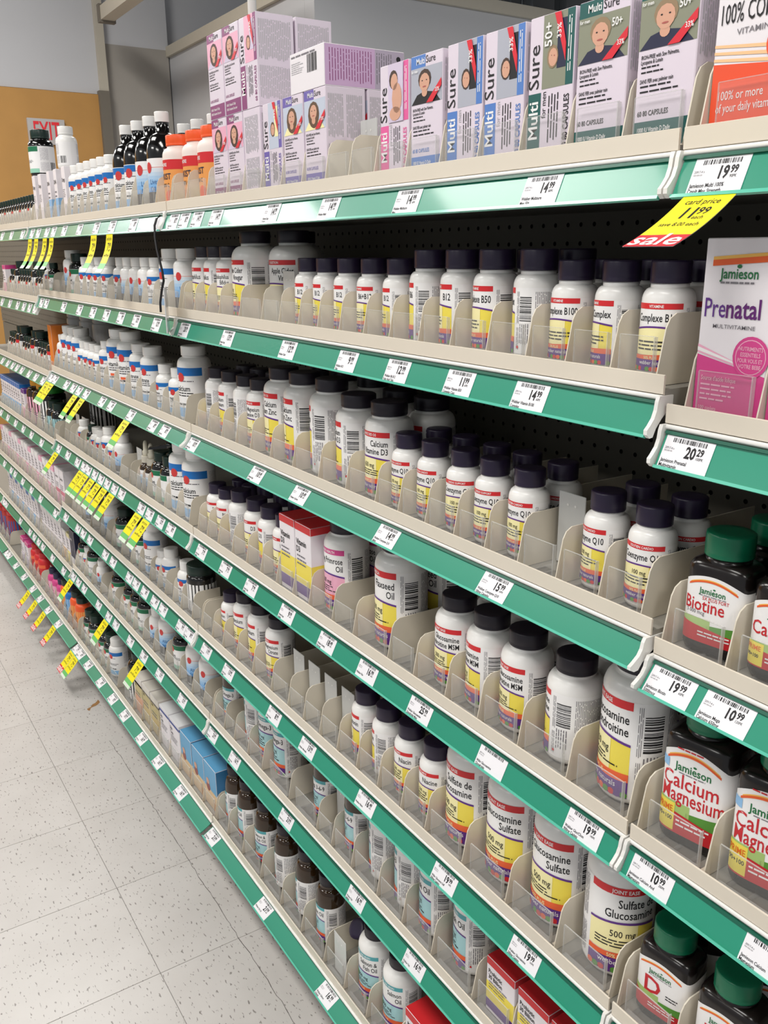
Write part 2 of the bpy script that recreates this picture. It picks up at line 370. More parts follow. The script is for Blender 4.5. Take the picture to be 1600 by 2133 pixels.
# ------------------------------------------------------------------ shelves
RAIL = .0165
def shelf_meshes(s):
    x0 = 0; L0, L1 = .0025, BAY-.0025; dx, dz = DXB[s], DZB[s]; bot = s == 6
    mb = MB(); D1 = .302-XS[s]; mb.box(.002, D1, L0, L1, -.012, .004, metalgrey); mb.box(.05, D1-.004, L0+.02, L1-.02, -.03, -.012, metalgrey); deck = mb.mesh('deck')
    mb = MB(); mb.prism_y([(-.0005, 0), (.0018, -.001), (.0018, RAIL), (.001, RAIL+.0006), (-.0005, RAIL)], L0, L1, beige); rail = mb.mesh('front_rail')
    mb = MB(); mk = 2 if bot else 1                             # rounded white moulding
    mb.prism_y([(.001, -.0009), (-.0016*mk, -.0011), (-.0022*mk, -.0022), (-.0024*mk, -.0036), (-.0018*mk, -.0054), (.001, -.0056)][::-1], L0, L1, whitepl, True); mould = mb.mesh('moulding')
    ax, az = -.0014, -.0066; bx_, bz = dx, -dz
    n = Vector((az-bz, 0, bx_-ax)).normalized(); n = Vector((-abs(n.x), 0, abs(n.z)))
    mb = MB(); th = .0016
    P0 = Vector((bx_, 0, bz)); P1 = Vector((ax, 0, az)); q = [P0, P1, P1-n*th, P0-n*th]
    mb.prism_y([(p.x, p.z) for p in q], L0+.004, L1-.004, teal)
    e = (P0-P1).normalized()
    q = [P1+n*.0005, P1+n*.0022-e*0, P1+e*.003+n*.0022, P1+e*.003+n*.0005]; mb.prism_y([(p.x, p.z) for p in q], L0+.004, L1-.004, tealdark)
    q = [P0-e*.0022+n*.0004, P0-e*.0022+n*.0024, P0+n*.0024+e*.0006, P0-n*.0012+e*.0006]; mb.prism_y([(p.x, p.z) for p in q], L0+.004, L1-.004, P('teal_lip', 92, 196, 170, rough=.25, coat=.5))
    chan = mb.mesh('price_channel')
    br = []
    if not bot:
        prof = [(-.0058, -.0012), (-.0075, -.006), (-.0085, -.0135), (-.0112, -.0205), (-.016, -.0265), (-.0195, -.0300), (-.0195, -.034), (-.0155, -.0375), (-.0115, -.0370), (-.008, -.0295), (-.002, -.022), (.004, -.016), (.012, -.013), (.012, -.0012)]
        kx = abs(dx)/.0155; kz = dz/.0375
        for yy in (L0-.0015, L1-.0025):
            mb = MB(); mb.prism_y([(x*kx, z*kz) for x, z in prof][::-1], yy, yy+.004, whitepl); br.append(mb.mesh('end_bracket'))
    return [('deck', deck), ('front_rail', rail, [('moulding', mould)]), ('price_channel', chan, [('end_bracket', m) for m in br])], P0, P1, n
SM = [shelf_meshes(s) for s in range(7)]
for b in range(5):
    for s in range(7):
        if b == 4 and s not in (5, 6): continue
        thing('shelf', 'cream shelf with teal price channel, %s shelf of the %s bay' % (SHN[s], BAYN[b]), 'shelf', (XS[s], (b-1)*BAY, shelf_z(s, b)), SM[s][0], group='shelves of the vitamin aisle')

# ------------------------------------------------------------------ product kinds
def cyl(R, k=None):
    if k:
        def f(s, t, l):
            a = arc_angle(s/R); q = R*k(a)+l; return (-q*cos(a), -q*sin(a), t)
        return f
    return lambda s, t, l: (-(R+l)*cos(s/R), -(R+l)*sin(s/R), t)
def sqk(a): return 1/(((abs(cos(a))/.74)**4+abs(sin(a))**4)**.25)
_N = 720; _tab = [0.0]
for _i in range(_N):
    _a, _b = pi*_i/_N, pi*(_i+1)/_N
    _tab.append(_tab[-1]+math.hypot(sqk(_b)*cos(_b)-sqk(_a)*cos(_a), sqk(_b)*sin(_b)-sqk(_a)*sin(_a)))
import bisect
def arc_angle(q):
    g_ = -1 if q < 0 else 1; q = min(abs(q), _tab[-1]-1e-6); i = bisect.bisect_right(_tab, q)-1
    return g_*pi*(i+(q-_tab[i])/(_tab[i+1]-_tab[i]))/_N
DIM = dict(a=(.0245, .107, .0187), b=(.0268, .118, .0207), c=(.0290, .127, .0215), d=(.0365, .142, .0275), e=(.0375, .156, .027), f=(.0435, .151, .0275),
           g=(.033, .130, .0240), h=(.040, .168, .028), ns=(.0215, .088, .0155), na=(.025, .106, .0175), nb=(.0285, .124, .0215), nm=(.031, .137, .023),
           nc=(.0365, .160, .0265), am=(.0285, .150, .021), te=(.0335, .146, .0225), nt=(.0245, .134, .0175), wj=(.034, .116, .032), j=(.0320, .118, .0225), jl=(.0370, .146, .0235), ds=(.0185, .088, .0125), db=(.030, .115, .022), lq=(.036, .188, .0145), tub=(.045, .15, .043))
_mc = {}
def cached(key, fn):
    if key not in _mc: _mc[key] = fn()
    return _mc[key]
def body_mesh(dk, m, shape=None):
    R, H, Rc = DIM[dk]
    def go():
        mb = MB(); hc = .2*H if H < .12 else .021; zn = H-hc-.002; sh = min(.024, (R-Rc)*1.25+.006); zs = zn-sh; rn = Rc*.93
        if shape: sh = .012; zs = zn-sh
        if dk == 'am': sh = .034; zs = zn-sh-.004
        if dk == 'lq': zn = H-.02; zs = zn-.065; sh = .048
        pr = [(R*.86, 0), (R*.95, .0012), (R, .005), (R, zs)]
        for i in range(1, 7):
            a = i/6*pi/2; pr.append((rn+(R-rn)*cos(a), zs+sh*sin(a)*.94))
        pr += [(rn, zn), (rn, zn+.003)]
        if dk == 'lq': pr += [(rn*.98, zn+.004)]
        mb.lathe(pr[:-2] if shape else pr, m, 40 if shape else 28, sqk if shape else None); (mb.lathe([(rn, zn-.012), (rn, zn+.004)], m, 24) if shape else 0); return mb.mesh('body')
    return cached(('body', dk, m.name, shape), go)
def cap_mesh(dk, m, ridged=True):
    R, H, Rc = DIM[dk]
    def go():
        mb = MB(); hc = .2*H if H < .12 else .021; z0 = H-hc+.0012
        mb.lathe([(Rc*.985, z0), (Rc, z0+.0008), (Rc, z0+.003), (Rc*.99, z0+.004), (Rc, z0+.005), (Rc, H-.002), (Rc*.985, H-.0007), (Rc*.93, H), (Rc*.6, H)], m, 40, None, .022 if ridged else 0)
        return mb.mesh('cap')
    return cached(('cap', dk, m.name), go)
def lab_range(dk):
    R, H, Rc = DIM[dk]; hc = .2*H if H < .12 else .021
    if dk == 'am': return .0075, .086
    return .0075, H-hc-.002-min(.024, (R-Rc)*1.25+.006)-.001
def greek_side(d, s0, s1, t0, t1, m=grey):
    q = (s1-s0)
    d.lines(s0+q*.05, t0+(t1-t0)*.45, s1-q*.05, t1-.004, max(3, int(q/.0020)), m, 2, True, .34)
    d.lines(s0+q*.05, t0+.004, s1-q*.05, t0+(t1-t0)*.4, max(3, int(q/.0020)), m, 2, True, .34)
def webber(dk, title, band='VITAMINE', mid='', fam='w', sub=''):
    R, H, Rc = DIM[dk]; t0, t1 = lab_range(dk); h = t1-t0
    def go():
        mb = MB(); d = Draw(mb, cyl(R), R*.18); T = lambda f: t0+h*f; w = R*1.0
        A, B, C_, Dk = {'w': (red, yellow, pyellow, violet), 'p': (pink, lpink, lpink, violet), 'o': (aqua, laqua, laqua, aqua)}[fam]
        d.rect(-R*pi, t0, R*pi, t1, paper, 1)
        d.rect(-w, T(.915), w, T(1), A, 2)
        d.text(band, 0, T(.935), h*.042, paper, 3, 'c', w*1.1)
        L = title.split('|'); th = h*(.115 if len(L) == 1 else .095)
        for i, q in enumerate(L): d.text(q, w*.92, T(.77-.125*i if len(L) > 1 else .735), th, ink, 2, 'r', w*1.8, .72, .7)
        c0 = .56 if len(L) > 1 else .62
        cv = lambda q: T(c0)+h*.035*cos(q/w*1.7)
        d.band(-w, w, lambda q: T(.24), cv, B, 2); d.band(-w, w*.42, lambda q: T(.24), lambda q: cv(q)-.0006, C_, 3)
        d.band(-w, w, lambda q: cv(q)-h*.012, lambda q: cv(q)+h*.014, Dk if fam != 'o' else violet, 4)
        if mid: d.text(mid, w*.0, T(c0-.13), h*.075, ink, 5, 'c', w*1.2, .8, False)
        d.lines(-w*.8, T(.285), w*.75, T(c0-.17), 3, ink, 5, fill=.38)
        if fam == 'o':
            d.disc(-w*.55, T(c0-.13), h*.07, green, 6); d.text('3', -w*.55, T(c0-.155), h*.06, yellow, 7, 'c')
        d.band(-w, w, lambda q: T(.16), lambda q: T(.245)+h*.012*sin(q/w*2), orange, 5); d.text(sub or '50% PLUS', -w*.1, T(.182), h*.042, pyellow, 6, 'c', w*1.5)
        d.rect(-w, T(.075), w, T(.175), violet, 6); d.text('webber naturals', 0, T(.1), h*.058, paper, 7, 'c', w*1.8, .85, False)
        d.rect(-w, T(.005), w, T(.076), violet, 6)
        rr = random.Random(5)
        for i in range(11): d.disc(-w+w*2*(i+.5)/11, T(.036), w*.1, [orange, green, red, violet, green, dot][i % 6], 7+i % 2, h*.034, 8)
        greek_side(d, w*1.15, w*1.28+.001, t0, t1)
        d.barcode(w*1.32, T(.5), w*1.85, T(.88), ink, 2, False, 15); d.lines(w*1.34, T(.14), w*1.8, T(.46), 5, grey, 2, True, .4)
        d.disc(w*1.25, T(.1), .0017, red, 3, None, 6)
        greek_side(d, w*1.95, w*3.1, t0, t1)
        greek_side(d, -w*3.1, -w*1.9, t0, t1); greek_side(d, -w*1.8, -w*1.12, t0, t1)
        return mb.mesh('label')
    return cached(('web', dk, title, band, mid, fam, sub), go)
def natfac(dk, title, style='blue', sub=''):
    R, H, Rc = DIM[dk]; t0, t1 = lab_range(dk); h = t1-t0
    if dk == 'lq': t0, t1 = .01, .098; h = t1-t0
    def go():
        mb = MB(); d = Draw(mb, cyl(R), R*.18); T = lambda f: t0+h*f; w = R*1.15
        d.rect(-R*pi, t0, R*pi, t1, paper, 1)
        if style == 'blue':
            d.rect(-w, T(.83), w, T(.985), blue, 2); d.disc(-w*.2, T(.80), R*.27, dot, 4)
            d.lines(-w*.5, T(.70), w*.6, T(.735), 1, grey, 2)
            d.text(title, -w*.6, T(.53), h*.105, ink, 2, 'l', w*1.5, .8)
            d.lines(-w*.6, T(.40), w*.6, T(.50), 2, ink, 2, fill=.4)
            if sub: d.rect(-w*.45, T(.30), w*.3, T(.36), orange, 2)
            d.rect(-w, T(.02), w, T(.2), lblue, 2); d.lines(-w*.6, T(.22), w*.4, T(.29), 1, ink, 2)
        elif style == 'sky':
            d.rect(-w, T(.80), w, T(.808), dot, 2); d.disc(-w*.25, T(.80), R*.24, dot, 4, R*.30)
            for i in range(7): d.rect(-w, T(.22+.08*(6-i)), w, T(.30+.08*(6-i)), mat('sky%d' % i, tuple(int(a+(b-a)*i/6) for a, b in zip((216, 228, 238), (92, 160, 224))), .4), 2)
            L = title.split('|')
            for i, q in enumerate(L): d.text(q, -w*.2, T(.44-.16*i), h*.11, P('ink_navy', 40, 90, 150), 3, 'l', w*1.1, .85, False)
            d.rect(-R*pi, t0, R*pi, T(.27), ink, 3); d.lines(w*.3, T(.05), w*.9, T(.22), 4, paper, 4)
        elif style == 'green':
            d.rect(-w, T(.80), w, T(.99), P('label_herb', 20, 112, 74), 2); d.disc(-w*.45, T(.80), R*.24, dot, 4)
            d.text(title, -w*.5, T(.5), h*.1, ink, 2, 'l', w*1.4, .8); d.lines(-w*.6, T(.36), w*.6, T(.48), 3, ink, 2, fill=.4)
            d.rect(-w, T(.0), w, T(.16), P('label_mint', 150, 205, 180), 2)
        greek_side(d, w*1.1, w*1.75, t0, t1, lgrey); d.barcode(w*1.8, T(.1), w*2.3, T(.4), ink, 2, True, 10); greek_side(d, -w*2.2, -w*1.1, t0, t1, lgrey)
        return mb.mesh('label')
    return cached(('nf', dk, title, style, sub), go)
def jami(dk, title, extra, bonus):
    R, H, Rc = DIM[dk]; t0, t1 = .011, H-(.2*H if H < .12 else .021)-.0165; h = t1-t0
    def go():
        mb = MB(); d = Draw(mb, cyl(R, sqk), R*.10); T = lambda f: t0+h*f; w = R*.98
        top = lambda q: T(1)-h*.14*min(1, (abs(q+w*.05)/w)**2)
        SL = _tab[-1]*R; d.band(-SL, SL, lambda q: T(0), top, paper, 1)
        arc = lambda q: T(.93)-h*.17*((q+w*.05)/w)**2
        d.band(-w*.75, w*.72, lambda q: arc(q), lambda q: arc(q)+h*.022, P('arc_yellow', 246, 190, 90), 2); d.band(-w*.8, w*.75, lambda q: arc(q)-h*.02, lambda q: arc(q)+h*.008, P('arc_orange', 232, 96, 40), 3)
        d.text('Jamieson', -w*.02, T(.735), h*.088, jdg, 3, 'c', w*1.2, .85); d.disc(w*.04, T(.825), h*.02, jdg, 3, h*.012, 7)
        d.lines(-w*.4, T(.695), w*.45, T(.715), 1, grey, 3)
        L = title.split('|'); n = len(L)
        if bonus == 'D': d.text('D', -w*.25, T(.36), h*.30, jred, 3, 'c', None, 1); d.lines(w*.25, T(.38), w*.75, T(.48), 2, ink, 3, fill=.4)
        else:
            for i, q in enumerate(L): d.text(q, -w*.88, T((.47 if n == 1 else .535)-.165*i), h*(.19 if n == 1 else .165), jred, 3, 'l', w*1.8, .8, .55)
            if n == 1 and extra: d.text(extra, -w*.3, T(.645), h*.05, jred, 3, 'l', w*1.1, .85, .4); d.text('5 000 mcg', -w*.8, T(.415), h*.06, grey, 3, 'l', w, .8, False)
        cv = lambda q: T(.30)-h*.05*sin((q/w+.2)*2.2)
        d.band(-w, R*1.6, lambda q: T(0), lambda q: T(.22)-h*.06*(q/w), jred, 3); d.band(-w*.1, R*1.6, lambda q: T(.20)-h*.06*(q/w), lambda q: T(.28)+h*.05*(q/w), green, 2); d.band(-w, 0, lambda q: T(.20)-h*.06*(q/w), lambda q: T(.36), P('label_lime', 170, 200, 120), 2)
        if bonus == 'P': d.rect(-w, T(.02), -w*.42, T(.34), yellow, 4); d.text('PRIME', -w*.97, T(.23), h*.07, P('bonus_orange', 226, 110, 30), 5, 'l', w*.5); d.text('90+100', -w*.95, T(.13), h*.05, ink, 5, 'l', w*.48)
        d.lines(-w*.35, T(.07), w*.7, T(.17), 2, paper, 5, fill=.4)
        if n == 2: d.rect(-w*1.02, T(.72), -w*.72, T(.82), lblue, 4); d.lines(-w*.5, T(.955), w*.3, T(.985), 1, jred, 3)
        greek_side(d, R*1.75, R*2.6, T(.0), T(.8), grey)
        return mb.mesh('label')
    return cached(('jam', dk, title, bonus), go)
def plain_label(dk, c1, c2=None, title=''):
    R, H, Rc = DIM[dk]; t0, t1 = lab_range(dk); h = t1-t0
    def go():
        mb = MB(); d = Draw(mb, cyl(R), R*.3); d.rect(-R*pi, t0, R*pi, t1*.9, c1, 1); T = lambda f: t0+(t1*.9-t0)*f
        if c2: d.rect(-R*1.3, T(.8), R*1.3, T(1), c2, 2)
        d.text(title or 'VITA', -R*.7, T(.55), h*.14, ink, 2, 'l', R*1.4); d.lines(-R*.8, T(.2), R*.8, T(.48), 3, grey, 2, fill=.4)
        return mb.mesh('label')
    return cached(('pl', dk, c1.name, c2.name if c2 else '', title), go)
def B(dk, label, bodym=wht, capm=purp, desc='', shape=None, name='supplement_bottle', ridged=True, cat='bottle', r0=0):
    R, H, Rc = DIM[dk]
    parts = [('body', body_mesh(dk, bodym, shape)), ('cap', cap_mesh(dk, capm, ridged))]
    if label: parts.append(('label', label))
    return dict(R=R, H=H, dep=2*R, wid=2*R, parts=parts, name=name, cat=cat, desc=desc, round=1, r0=r0)
def W(dk, title, band='VITAMINE', mid='', fam='w', sub='', capm=None, bodym=wht):
    ds = 'white bottle, %s label' % title.replace('|', ' ')
    if bodym is amber: ds = 'amber bottle, %s label' % title.replace('|', ' ')
    return B(dk, webber(dk, title, band, mid, fam, sub), bodym, capm or (purp if dk in 'ab' else purpd), ds)
def NF(dk, title, style='blue', sub='', capm=None, bodym=None, ds=None):
    bm = bodym or (black if style == 'green' else wht)
    return B(dk, natfac(dk, title, style, sub), bm, capm or (dgreen if style == 'green' else wht), ds or {'blue': 'white bottle, blue band', 'sky': 'white bottle, pale blue label', 'green': 'black-capped bottle, green band'}[style], ridged=style == 'green', r0=38)
def J(dk, title, extra='', bonus=''):
    p = B(dk, jami(dk, title, extra, bonus), dbrown, jgreen, 'dark bottle, green cap, %s label' % title.replace('|', ' '), 'sq', r0=12); p['wid'] *= 1.07; return p
def DG(dk='ds', c2=None, title=''): return B(dk, plain_label(dk, paper, c2, title), black, dgreen, 'small dark green capped bottle')
def carton(w, h, dep, key, paint, base=card, name='carton', desc='box', topm=None):
    """upright box standing on z=0, front face at x=0 looking to -x, centred on y=0"""
    def go():
        mb = MB(); mb.rbox(0, dep, -w/2, w/2, 0, h, base, .0008); parts = [('body', mb.mesh('body'))]
        mf = MB(); df = Draw(mf, lambda s, t, l: (-l, w/2-s, t), 9); dr = Draw(mf, lambda s, t, l: (s, -w/2-l, t), 9); dt = Draw(mf, lambda s, t, l: (t, w/2-s, h+l), 9)
        paint(df, dr, dt, w, h, dep); parts.append(('print', mf.mesh('print'))); return parts
    return dict(R=w/2, H=h, dep=dep, wid=w, parts=cached(('carton', key, w, h, dep), go), name=name, cat='box', desc=desc, round=0)
def portrait(d, x0, y0, x1, y1, hm, sm, bg, l=2, rot=False, woman=False):
    """simple printed head-and-shoulders picture"""
    d.rect(x0, y0, x1, y1, bg, l); cx = (x0+x1)/2-(x1-x0)*.05; W_, H_ = x1-x0, y1-y0
    def D(a, b, rx, ry, m, k):
        if rot: d.disc(cx+b*W_, (y0+y1)/2+a*H_*.5-H_*.05, rx*W_*.8, m, k, ry*H_*.6)
        else: d.disc(cx+a*W_, y0+b*H_, rx*W_, m, k, ry*H_)
    if rot:
        d.rect(x0+W_*.62, y0+H_*.25, x1, y1-H_*.1, sm, l+1); d.disc(x0+W_*.44, y0+H_*.42, W_*.24, hm, l+2, H_*.16); d.disc(x0+W_*.46, y0+H_*.41, W_*.19, skin, l+3, H_*.125); d.disc(x0+W_*.4, y0+H_*.44, W_*.012, ink, l+4); d.disc(x0+W_*.52, y0+H_*.43, W_*.02, P('print_lip', 176, 92, 84), l+4)
        return
    d.poly([(x0+W_*.02, y0), (x1-W_*.05, y0), (x1-W_*.22, y0+H_*.26), (cx, y0+H_*.34), (x0+W_*.2, y0+H_*.26)], sm, l+1)
    if woman: D(0, .50, .26, .44, hm, l+2); D(.02, .34, .2, .3, hm, l+2)
    else: D(0, .66, .21, .28, hm, l+2)
    D(.0, .58, .165, .25, skin, l+3); D(.0, .30, .09, .12, skin, l+2.5)
    for q in (-.07, .07): D(q, .63, .02, .016, ink, l+4)
    D(0, .46, .06, .02, P('print_lip', 176, 92, 84), l+4)
def multi_front(c, hm, sm, bg, woman=False, fifty=False):
    def f(d, dr, dt, w, h, dep):
        d.rect(.0006, h*.895, w*.47, h*.995, c, 1); d.text('Multi', w*.45, h*.922, h*.05, paper, 2, 'r', w*.38, .9); d.text('Sure', w*.49, h*.922, h*.058, ink, 2, 'l', w*.44, .95, False)
        portrait(d, .0006, h*.60, w-.0006, h*.895, hm, sm, bg, 1, False, woman)
        d.text('for men', w*.04, h*.86, h*.024, paper, 7, 'l', w*.35) if not woman else None
        if fifty: d.text('50+', w*.68, h*.80, h*.05, paper, 7, 'l', w*.28)
        d.poly([(w*.52, h*.60), (w*.72, h*.60), (w-.0006, h*.715), (w-.0006, h*.775)], flagr, 7); d.text('33%', w*.80, h*.675, h*.032, paper, 8, 'l', w*.2)
        for i, (tt, f_) in enumerate(((.545, 'IRON-FREE with Saw Palmetto,'), (.515, 'Lycopene & Lutein'), (.40, 'SANS FER avec palmier nain'))): d.text(f_, w*.07, h*tt, h*.024, ink, 2, 'l', w*.8, .7)
        d.lines(w*.08, h*.44, w*.5, h*.50, 2, ink, 2, fill=.3); d.lines(w*.08, h*.32, w*.8, h*.385, 2, ink, 2, fill=.3)
        d.text('60 80 CAPSULES', w*.06, h*.2, h*.032, c if not fifty else ink, 2, 'l', w*.8, .8)
        d.rect(.0006, .0006, w-.0006, h*.165, c, 1); d.text('1000 IU Vitamin D Daily', w*.08, h*.10, h*.028, paper, 2, 'l', w*.8, .7); d.text('1000 UI vitamine D par jour', w*.08, h*.05, h*.028, paper, 2, 'l', w*.84, .7)
        dr.lines(dep*.06, h*.5, dep*.45, h*.93, 9, lgrey, 2, True, .5); dr.lines(dep*.52, h*.5, dep*.93, h*.93, 9, lgrey, 2, True, .5); dr.lines(dep*.06, h*.08, dep*.93, h*.44, 18, lgrey, 2, True, .45)
    return f
def multi_side(c, hm, sm, bg, fifty=False, baby=False):
    def f(d, dr, dt, w, h, dep):
        d.rect(.0006, .0006, w*.30, h*.48, c, 1); d.text('Multi', w*.24, h*.16, w*.21, paper, 2, 'l', h*.32, .95, True, 1); d.text('Sure', w*.24, h*.51, w*.24, ink, 2, 'l', h*.42, 1.05, False, 1)
        portrait(d, w*.31, h*.50, w*.83, h-.0006, hm, sm, bg, 1, True)
        if baby: d.rect(w*.31, h*.5, w*.83, h-.0006, plilac, 6); d.disc(w*.5, h*.86, w*.15, hair, 7, h*.08); d.disc(w*.53, h*.84, w*.12, skin, 8, h*.07); d.disc(w*.62, h*.7, w*.17, skin, 8, h*.13); d.disc(w*.56, h*.57, w*.2, skin, 8, h*.06)
        d.rect(w*.83, h*.50, w-.0006, h-.0006, c, 1); d.lines(w*.87, h*.55, w*.96, h*.95, 2, paper, 2, True, .4)
        if not baby: d.poly([(w*.56, h-.001), (w*.70, h-.001), (w*.83, h*.78), (w*.83, h*.66)], flagr, 6); d.text('33%', w*.72, h*.82, w*.09, paper, 7, 'l', h*.12, 1, True, 1)
        if fifty: d.text('50+', w*.52, h*.78, w*.16, paper, 7, 'l', h*.16, 1, True, 1)
        d.text('for men' if not baby else 'prenatal', w*.42, h*.30, w*.1, lgrey if not fifty else ink, 2, 'l', h*.18, .9, False, 1)
        d.lines(w*.48, h*.12, w*.74, h*.46, 4, ink, 2, True, .35); d.text('60 80 CAPSULES', w*.93, h*.06, w*.115, c if not fifty else ink, 2, 'l', h*.38, .85, True, 1)
        dr.lines(dep*.06, h*.5, dep*.93, h*.93, 18, lgrey, 2, True, .5); dr.lines(dep*.06, h*.08, dep*.93, h*.44, 18, lgrey, 2, True, .45)
    return f
MS = dict(men=(mblue, hair, ink, bgph), men50=(mgreen, P('print_hair_fair', 150, 126, 96), navy, bgph2), wom=(mauve, hair, plilac, lpink), wom50=(lilac, P('print_hair_brown', 96, 70, 48), pyellow, P('print_backdrop_sky', 196, 204, 220)), pre=(P('print_rose', 232, 96, 160), hair, plilac, plilac))
def MSF(k, ds): return carton(.0615, .130, .0635, 'msf'+k, multi_front(*MS[k], woman=k.startswith('wom'), fifty=k == 'men50'), desc=ds, base=cardg)
def MSS(k, ds): return carton(.0615, .130, .0635, 'mss'+k, multi_side(*MS[k], fifty=k == 'men50', baby=k == 'pre'), desc=ds, base=cardg)
def MSBACK(ds): return carton(.0615, .130, .0635, 'msb', lambda d, dr, dt, w, h, dep: (d.lines(w*.1, h*.5, w*.9, h*.92, 12, lgrey, 2, True, .5), d.lines(w*.1, h*.1, w*.9, h*.45, 12, lgrey, 2, True, .5), dr.lines(dep*.06, h*.5, dep*.93, h*.93, 18, lgrey, 2, True, .5)), desc=ds, base=cardg)
def simple_box(w, h, dep, key, bands, title, ds, base=card, tcol=ink, lines=3):
    def f(d, dr, dt, w, h, dep):
        for a, b, m in bands:
            d.rect(.0004, h*a+.0004, w-.0004, h*b-.0004, m, 1)
            dr.rect(.0004, h*a+.0004, dep-.0004, h*b-.0004, m, 1)
            if b >= .999: dt.rect(.0006, .0006, w-.0006, dep-.0006, m, 1)
        L = title.split('|')
        for i, q in enumerate(L): d.text(q, w*.08, h*(.72-.1*i), h*.075, tcol, 3, 'l', w*.84, .8)
        if lines: d.lines(w*.1, h*.42, w*.8, h*.58, lines, grey, 3, fill=.35)
    return carton(w, h, dep, key, f, base, desc=ds)
def prenatal():
    def f(d, dr, dt, w, h, dep):
        arc = lambda q: h*.94-h*.075*((q-w*.6)/(w*.5))**2
        d.band(w*.12, w*.98, lambda q: arc(q)-h*.012, lambda q: arc(q)+h*.03, P('arc_yellow', 246, 190, 90), 2); d.band(w*.12, w*.98, lambda q: arc(q)-h*.02, lambda q: arc(q)+h*.012, P('arc_orange', 232, 96, 40), 3)
        d.text('Jamieson', w*.5, h*.785, h*.055, jdg, 3, 'c', w*.66, .85); d.disc(w*.5, h*.85, h*.016, jdg, 3, h*.011, 7); d.lines(w*.25, h*.75, w*.75, h*.768, 1, grey, 3)
        d.text('Pre', w*.06, h*.575, h*.105, violet, 3, 'l', w*.30, .75, False); d.text('natal', w*.37, h*.575, h*.105, P('print_plum', 96, 30, 110), 3, 'l', w*.6, .8)
        d.text('MULTIVITAMINE', w*.5, h*.515, h*.022, grey, 3, 'c', w*.6, 1.2, False)
        cv = lambda q: h*.37-h*.10*(q/w)**.6
        d.band(.0006, w-.0006, lambda q: .0006, lambda q: cv(q+.0001), pink, 1); d.band(.0006, w*.75, lambda q: cv(q+.0001)+h*.01, lambda q: cv(q+.0001)+h*.045*(1-q/w)+h*.012, lpink, 2); d.band(.0006, w*.75, lambda q: cv(q+.0001)+h*.02, lambda q: cv(q+.0001)+h*.02*(1-q/w)+h*.022, paper, 3)
        d.disc(w*.78, h*.37, w*.25, pink, 4, None, 24); d.disc(w*.78, h*.37, w*.212, lpink, 5, None, 24); d.disc(w*.78, h*.37, w*.2, pink, 6, None, 24)
        for i, q in enumerate(('NUTRIMENTS', 'ESSENTIELS', 'POUR VOUS ET', 'VOTRE BEBE')): d.text(q, w*.78, h*(.405-.032*i), h*.022, lpink, 7, 'c', w*.34, .8)
        d.text("Source d'acide folique", w*.1, h*.22, h*.026, lpink, 3, 'l', w*.6, .7); d.lines(w*.1, h*.09, w*.62, h*.2, 4, lpink, 3, fill=.35); d.text('100 caplets', w*.1, h*.05, h*.022, lpink, 3, 'l', w*.4)
    return carton(.068, .150, .06, 'prenatal', f, desc='pink and white prenatal multivitamin box')
def multi_orange():
    def f(d, dr, dt, w, h, dep):
        d.text('Multi', w*.06, h*.62, h*.20, ink, 3, 'l', w*.9, .85); d.text('100% COMPLETE', w*.06, h*.50, h*.085, ink, 3, 'l', w*.92, .62, False); d.text('VITAMIN', w*.25, h*.445, h*.026, grey, 3, 'l', w*.5, 1.2, False)
        cv = lambda q: h*.335-h*.06*sin(q/w*2.2); og = P('print_tangerine', 240, 84, 46)
        d.band(.0006, w-.0006, lambda q: .0006, cv, og, 1)
        for i in range(3): d.band(.0006, w*.9, lambda q: cv(q)+h*(.012+.03*i), lambda q: cv(q)+h*(.024+.03*i)+h*.012*sin(q/w*3), P('swoosh_peach', 250, 200, 150), 2)
        d.disc(w*.8, h*.38, w*.2, og, 4, None, 24); d.text('MAX', w*.8, h*.385, h*.035, paper, 5, 'c', w*.3); d.text('STRENGTH', w*.8, h*.345, h*.03, paper, 5, 'c', w*.34)
        d.text('100% or more', w*.1, h*.17, h*.04, paper, 3, 'l', w*.6, .75, False); d.text('of your daily vitamin needs', w*.08, h*.115, h*.04, paper, 3, 'l', w*.88, .7, False)
    return carton(.078, .165, .06, 'orangemulti', f, desc='orange and white complete multivitamin box')
def sunjar():
    dk = 'sun'; DIM[dk] = (.037, .134, .029)
    R, H, Rc = DIM[dk]
    def go():
        mb = MB(); d = Draw(mb, cyl(R), R*.18); d.rect(-R*pi, .006, R*pi, .088, juice, 1); d.rect(-R*pi, .07, R*pi, .088, red, 2); d.text('SUNKIST', 0, .052, .011, navy, 3, 'c', R*1.7); d.text('VITAMIN C', 0, .038, .007, ink, 3, 'c', R*1.4); d.disc(R*.5, .02, .012, orng, 2); d.disc(-R*.4, .022, .011, yellow, 2); d.text('33% MORE', 0, .076, .006, paper, 3, 'c', R*1.4); d.disc(R*1.3, .03, .013, green, 2)
        return mb.mesh('label')
    return B(dk, cached('sunlab', go), P('jar_white', 240, 226, 218), orng, 'orange capped vitamin jar')
def pump(ds):
    def go():
        R, H, Rc = DIM['db']; mb = MB(); z = H
        mb.lathe([(.012, z-.001), (.012, z+.006), (.006, z+.008), (.0045, z+.02)], dgreen, 14); mb.lathe([(.012, z+.02), (.0125, z+.03), (.009, z+.033)], black, 14)
        mb.prism_y([(-.052, z+.018), (-.05, z+.022), (.012, z+.033), (.012, z+.021)], -.008, .008, black); return mb.mesh('pump')
    p = B('db', natfac('db', 'herb', 'green'), black, dgreen, ds); p = dict(p); p['parts'] = [p['parts'][0], p['parts'][1]+([('pump', cached('pump', go))],), p['parts'][2]]; return p
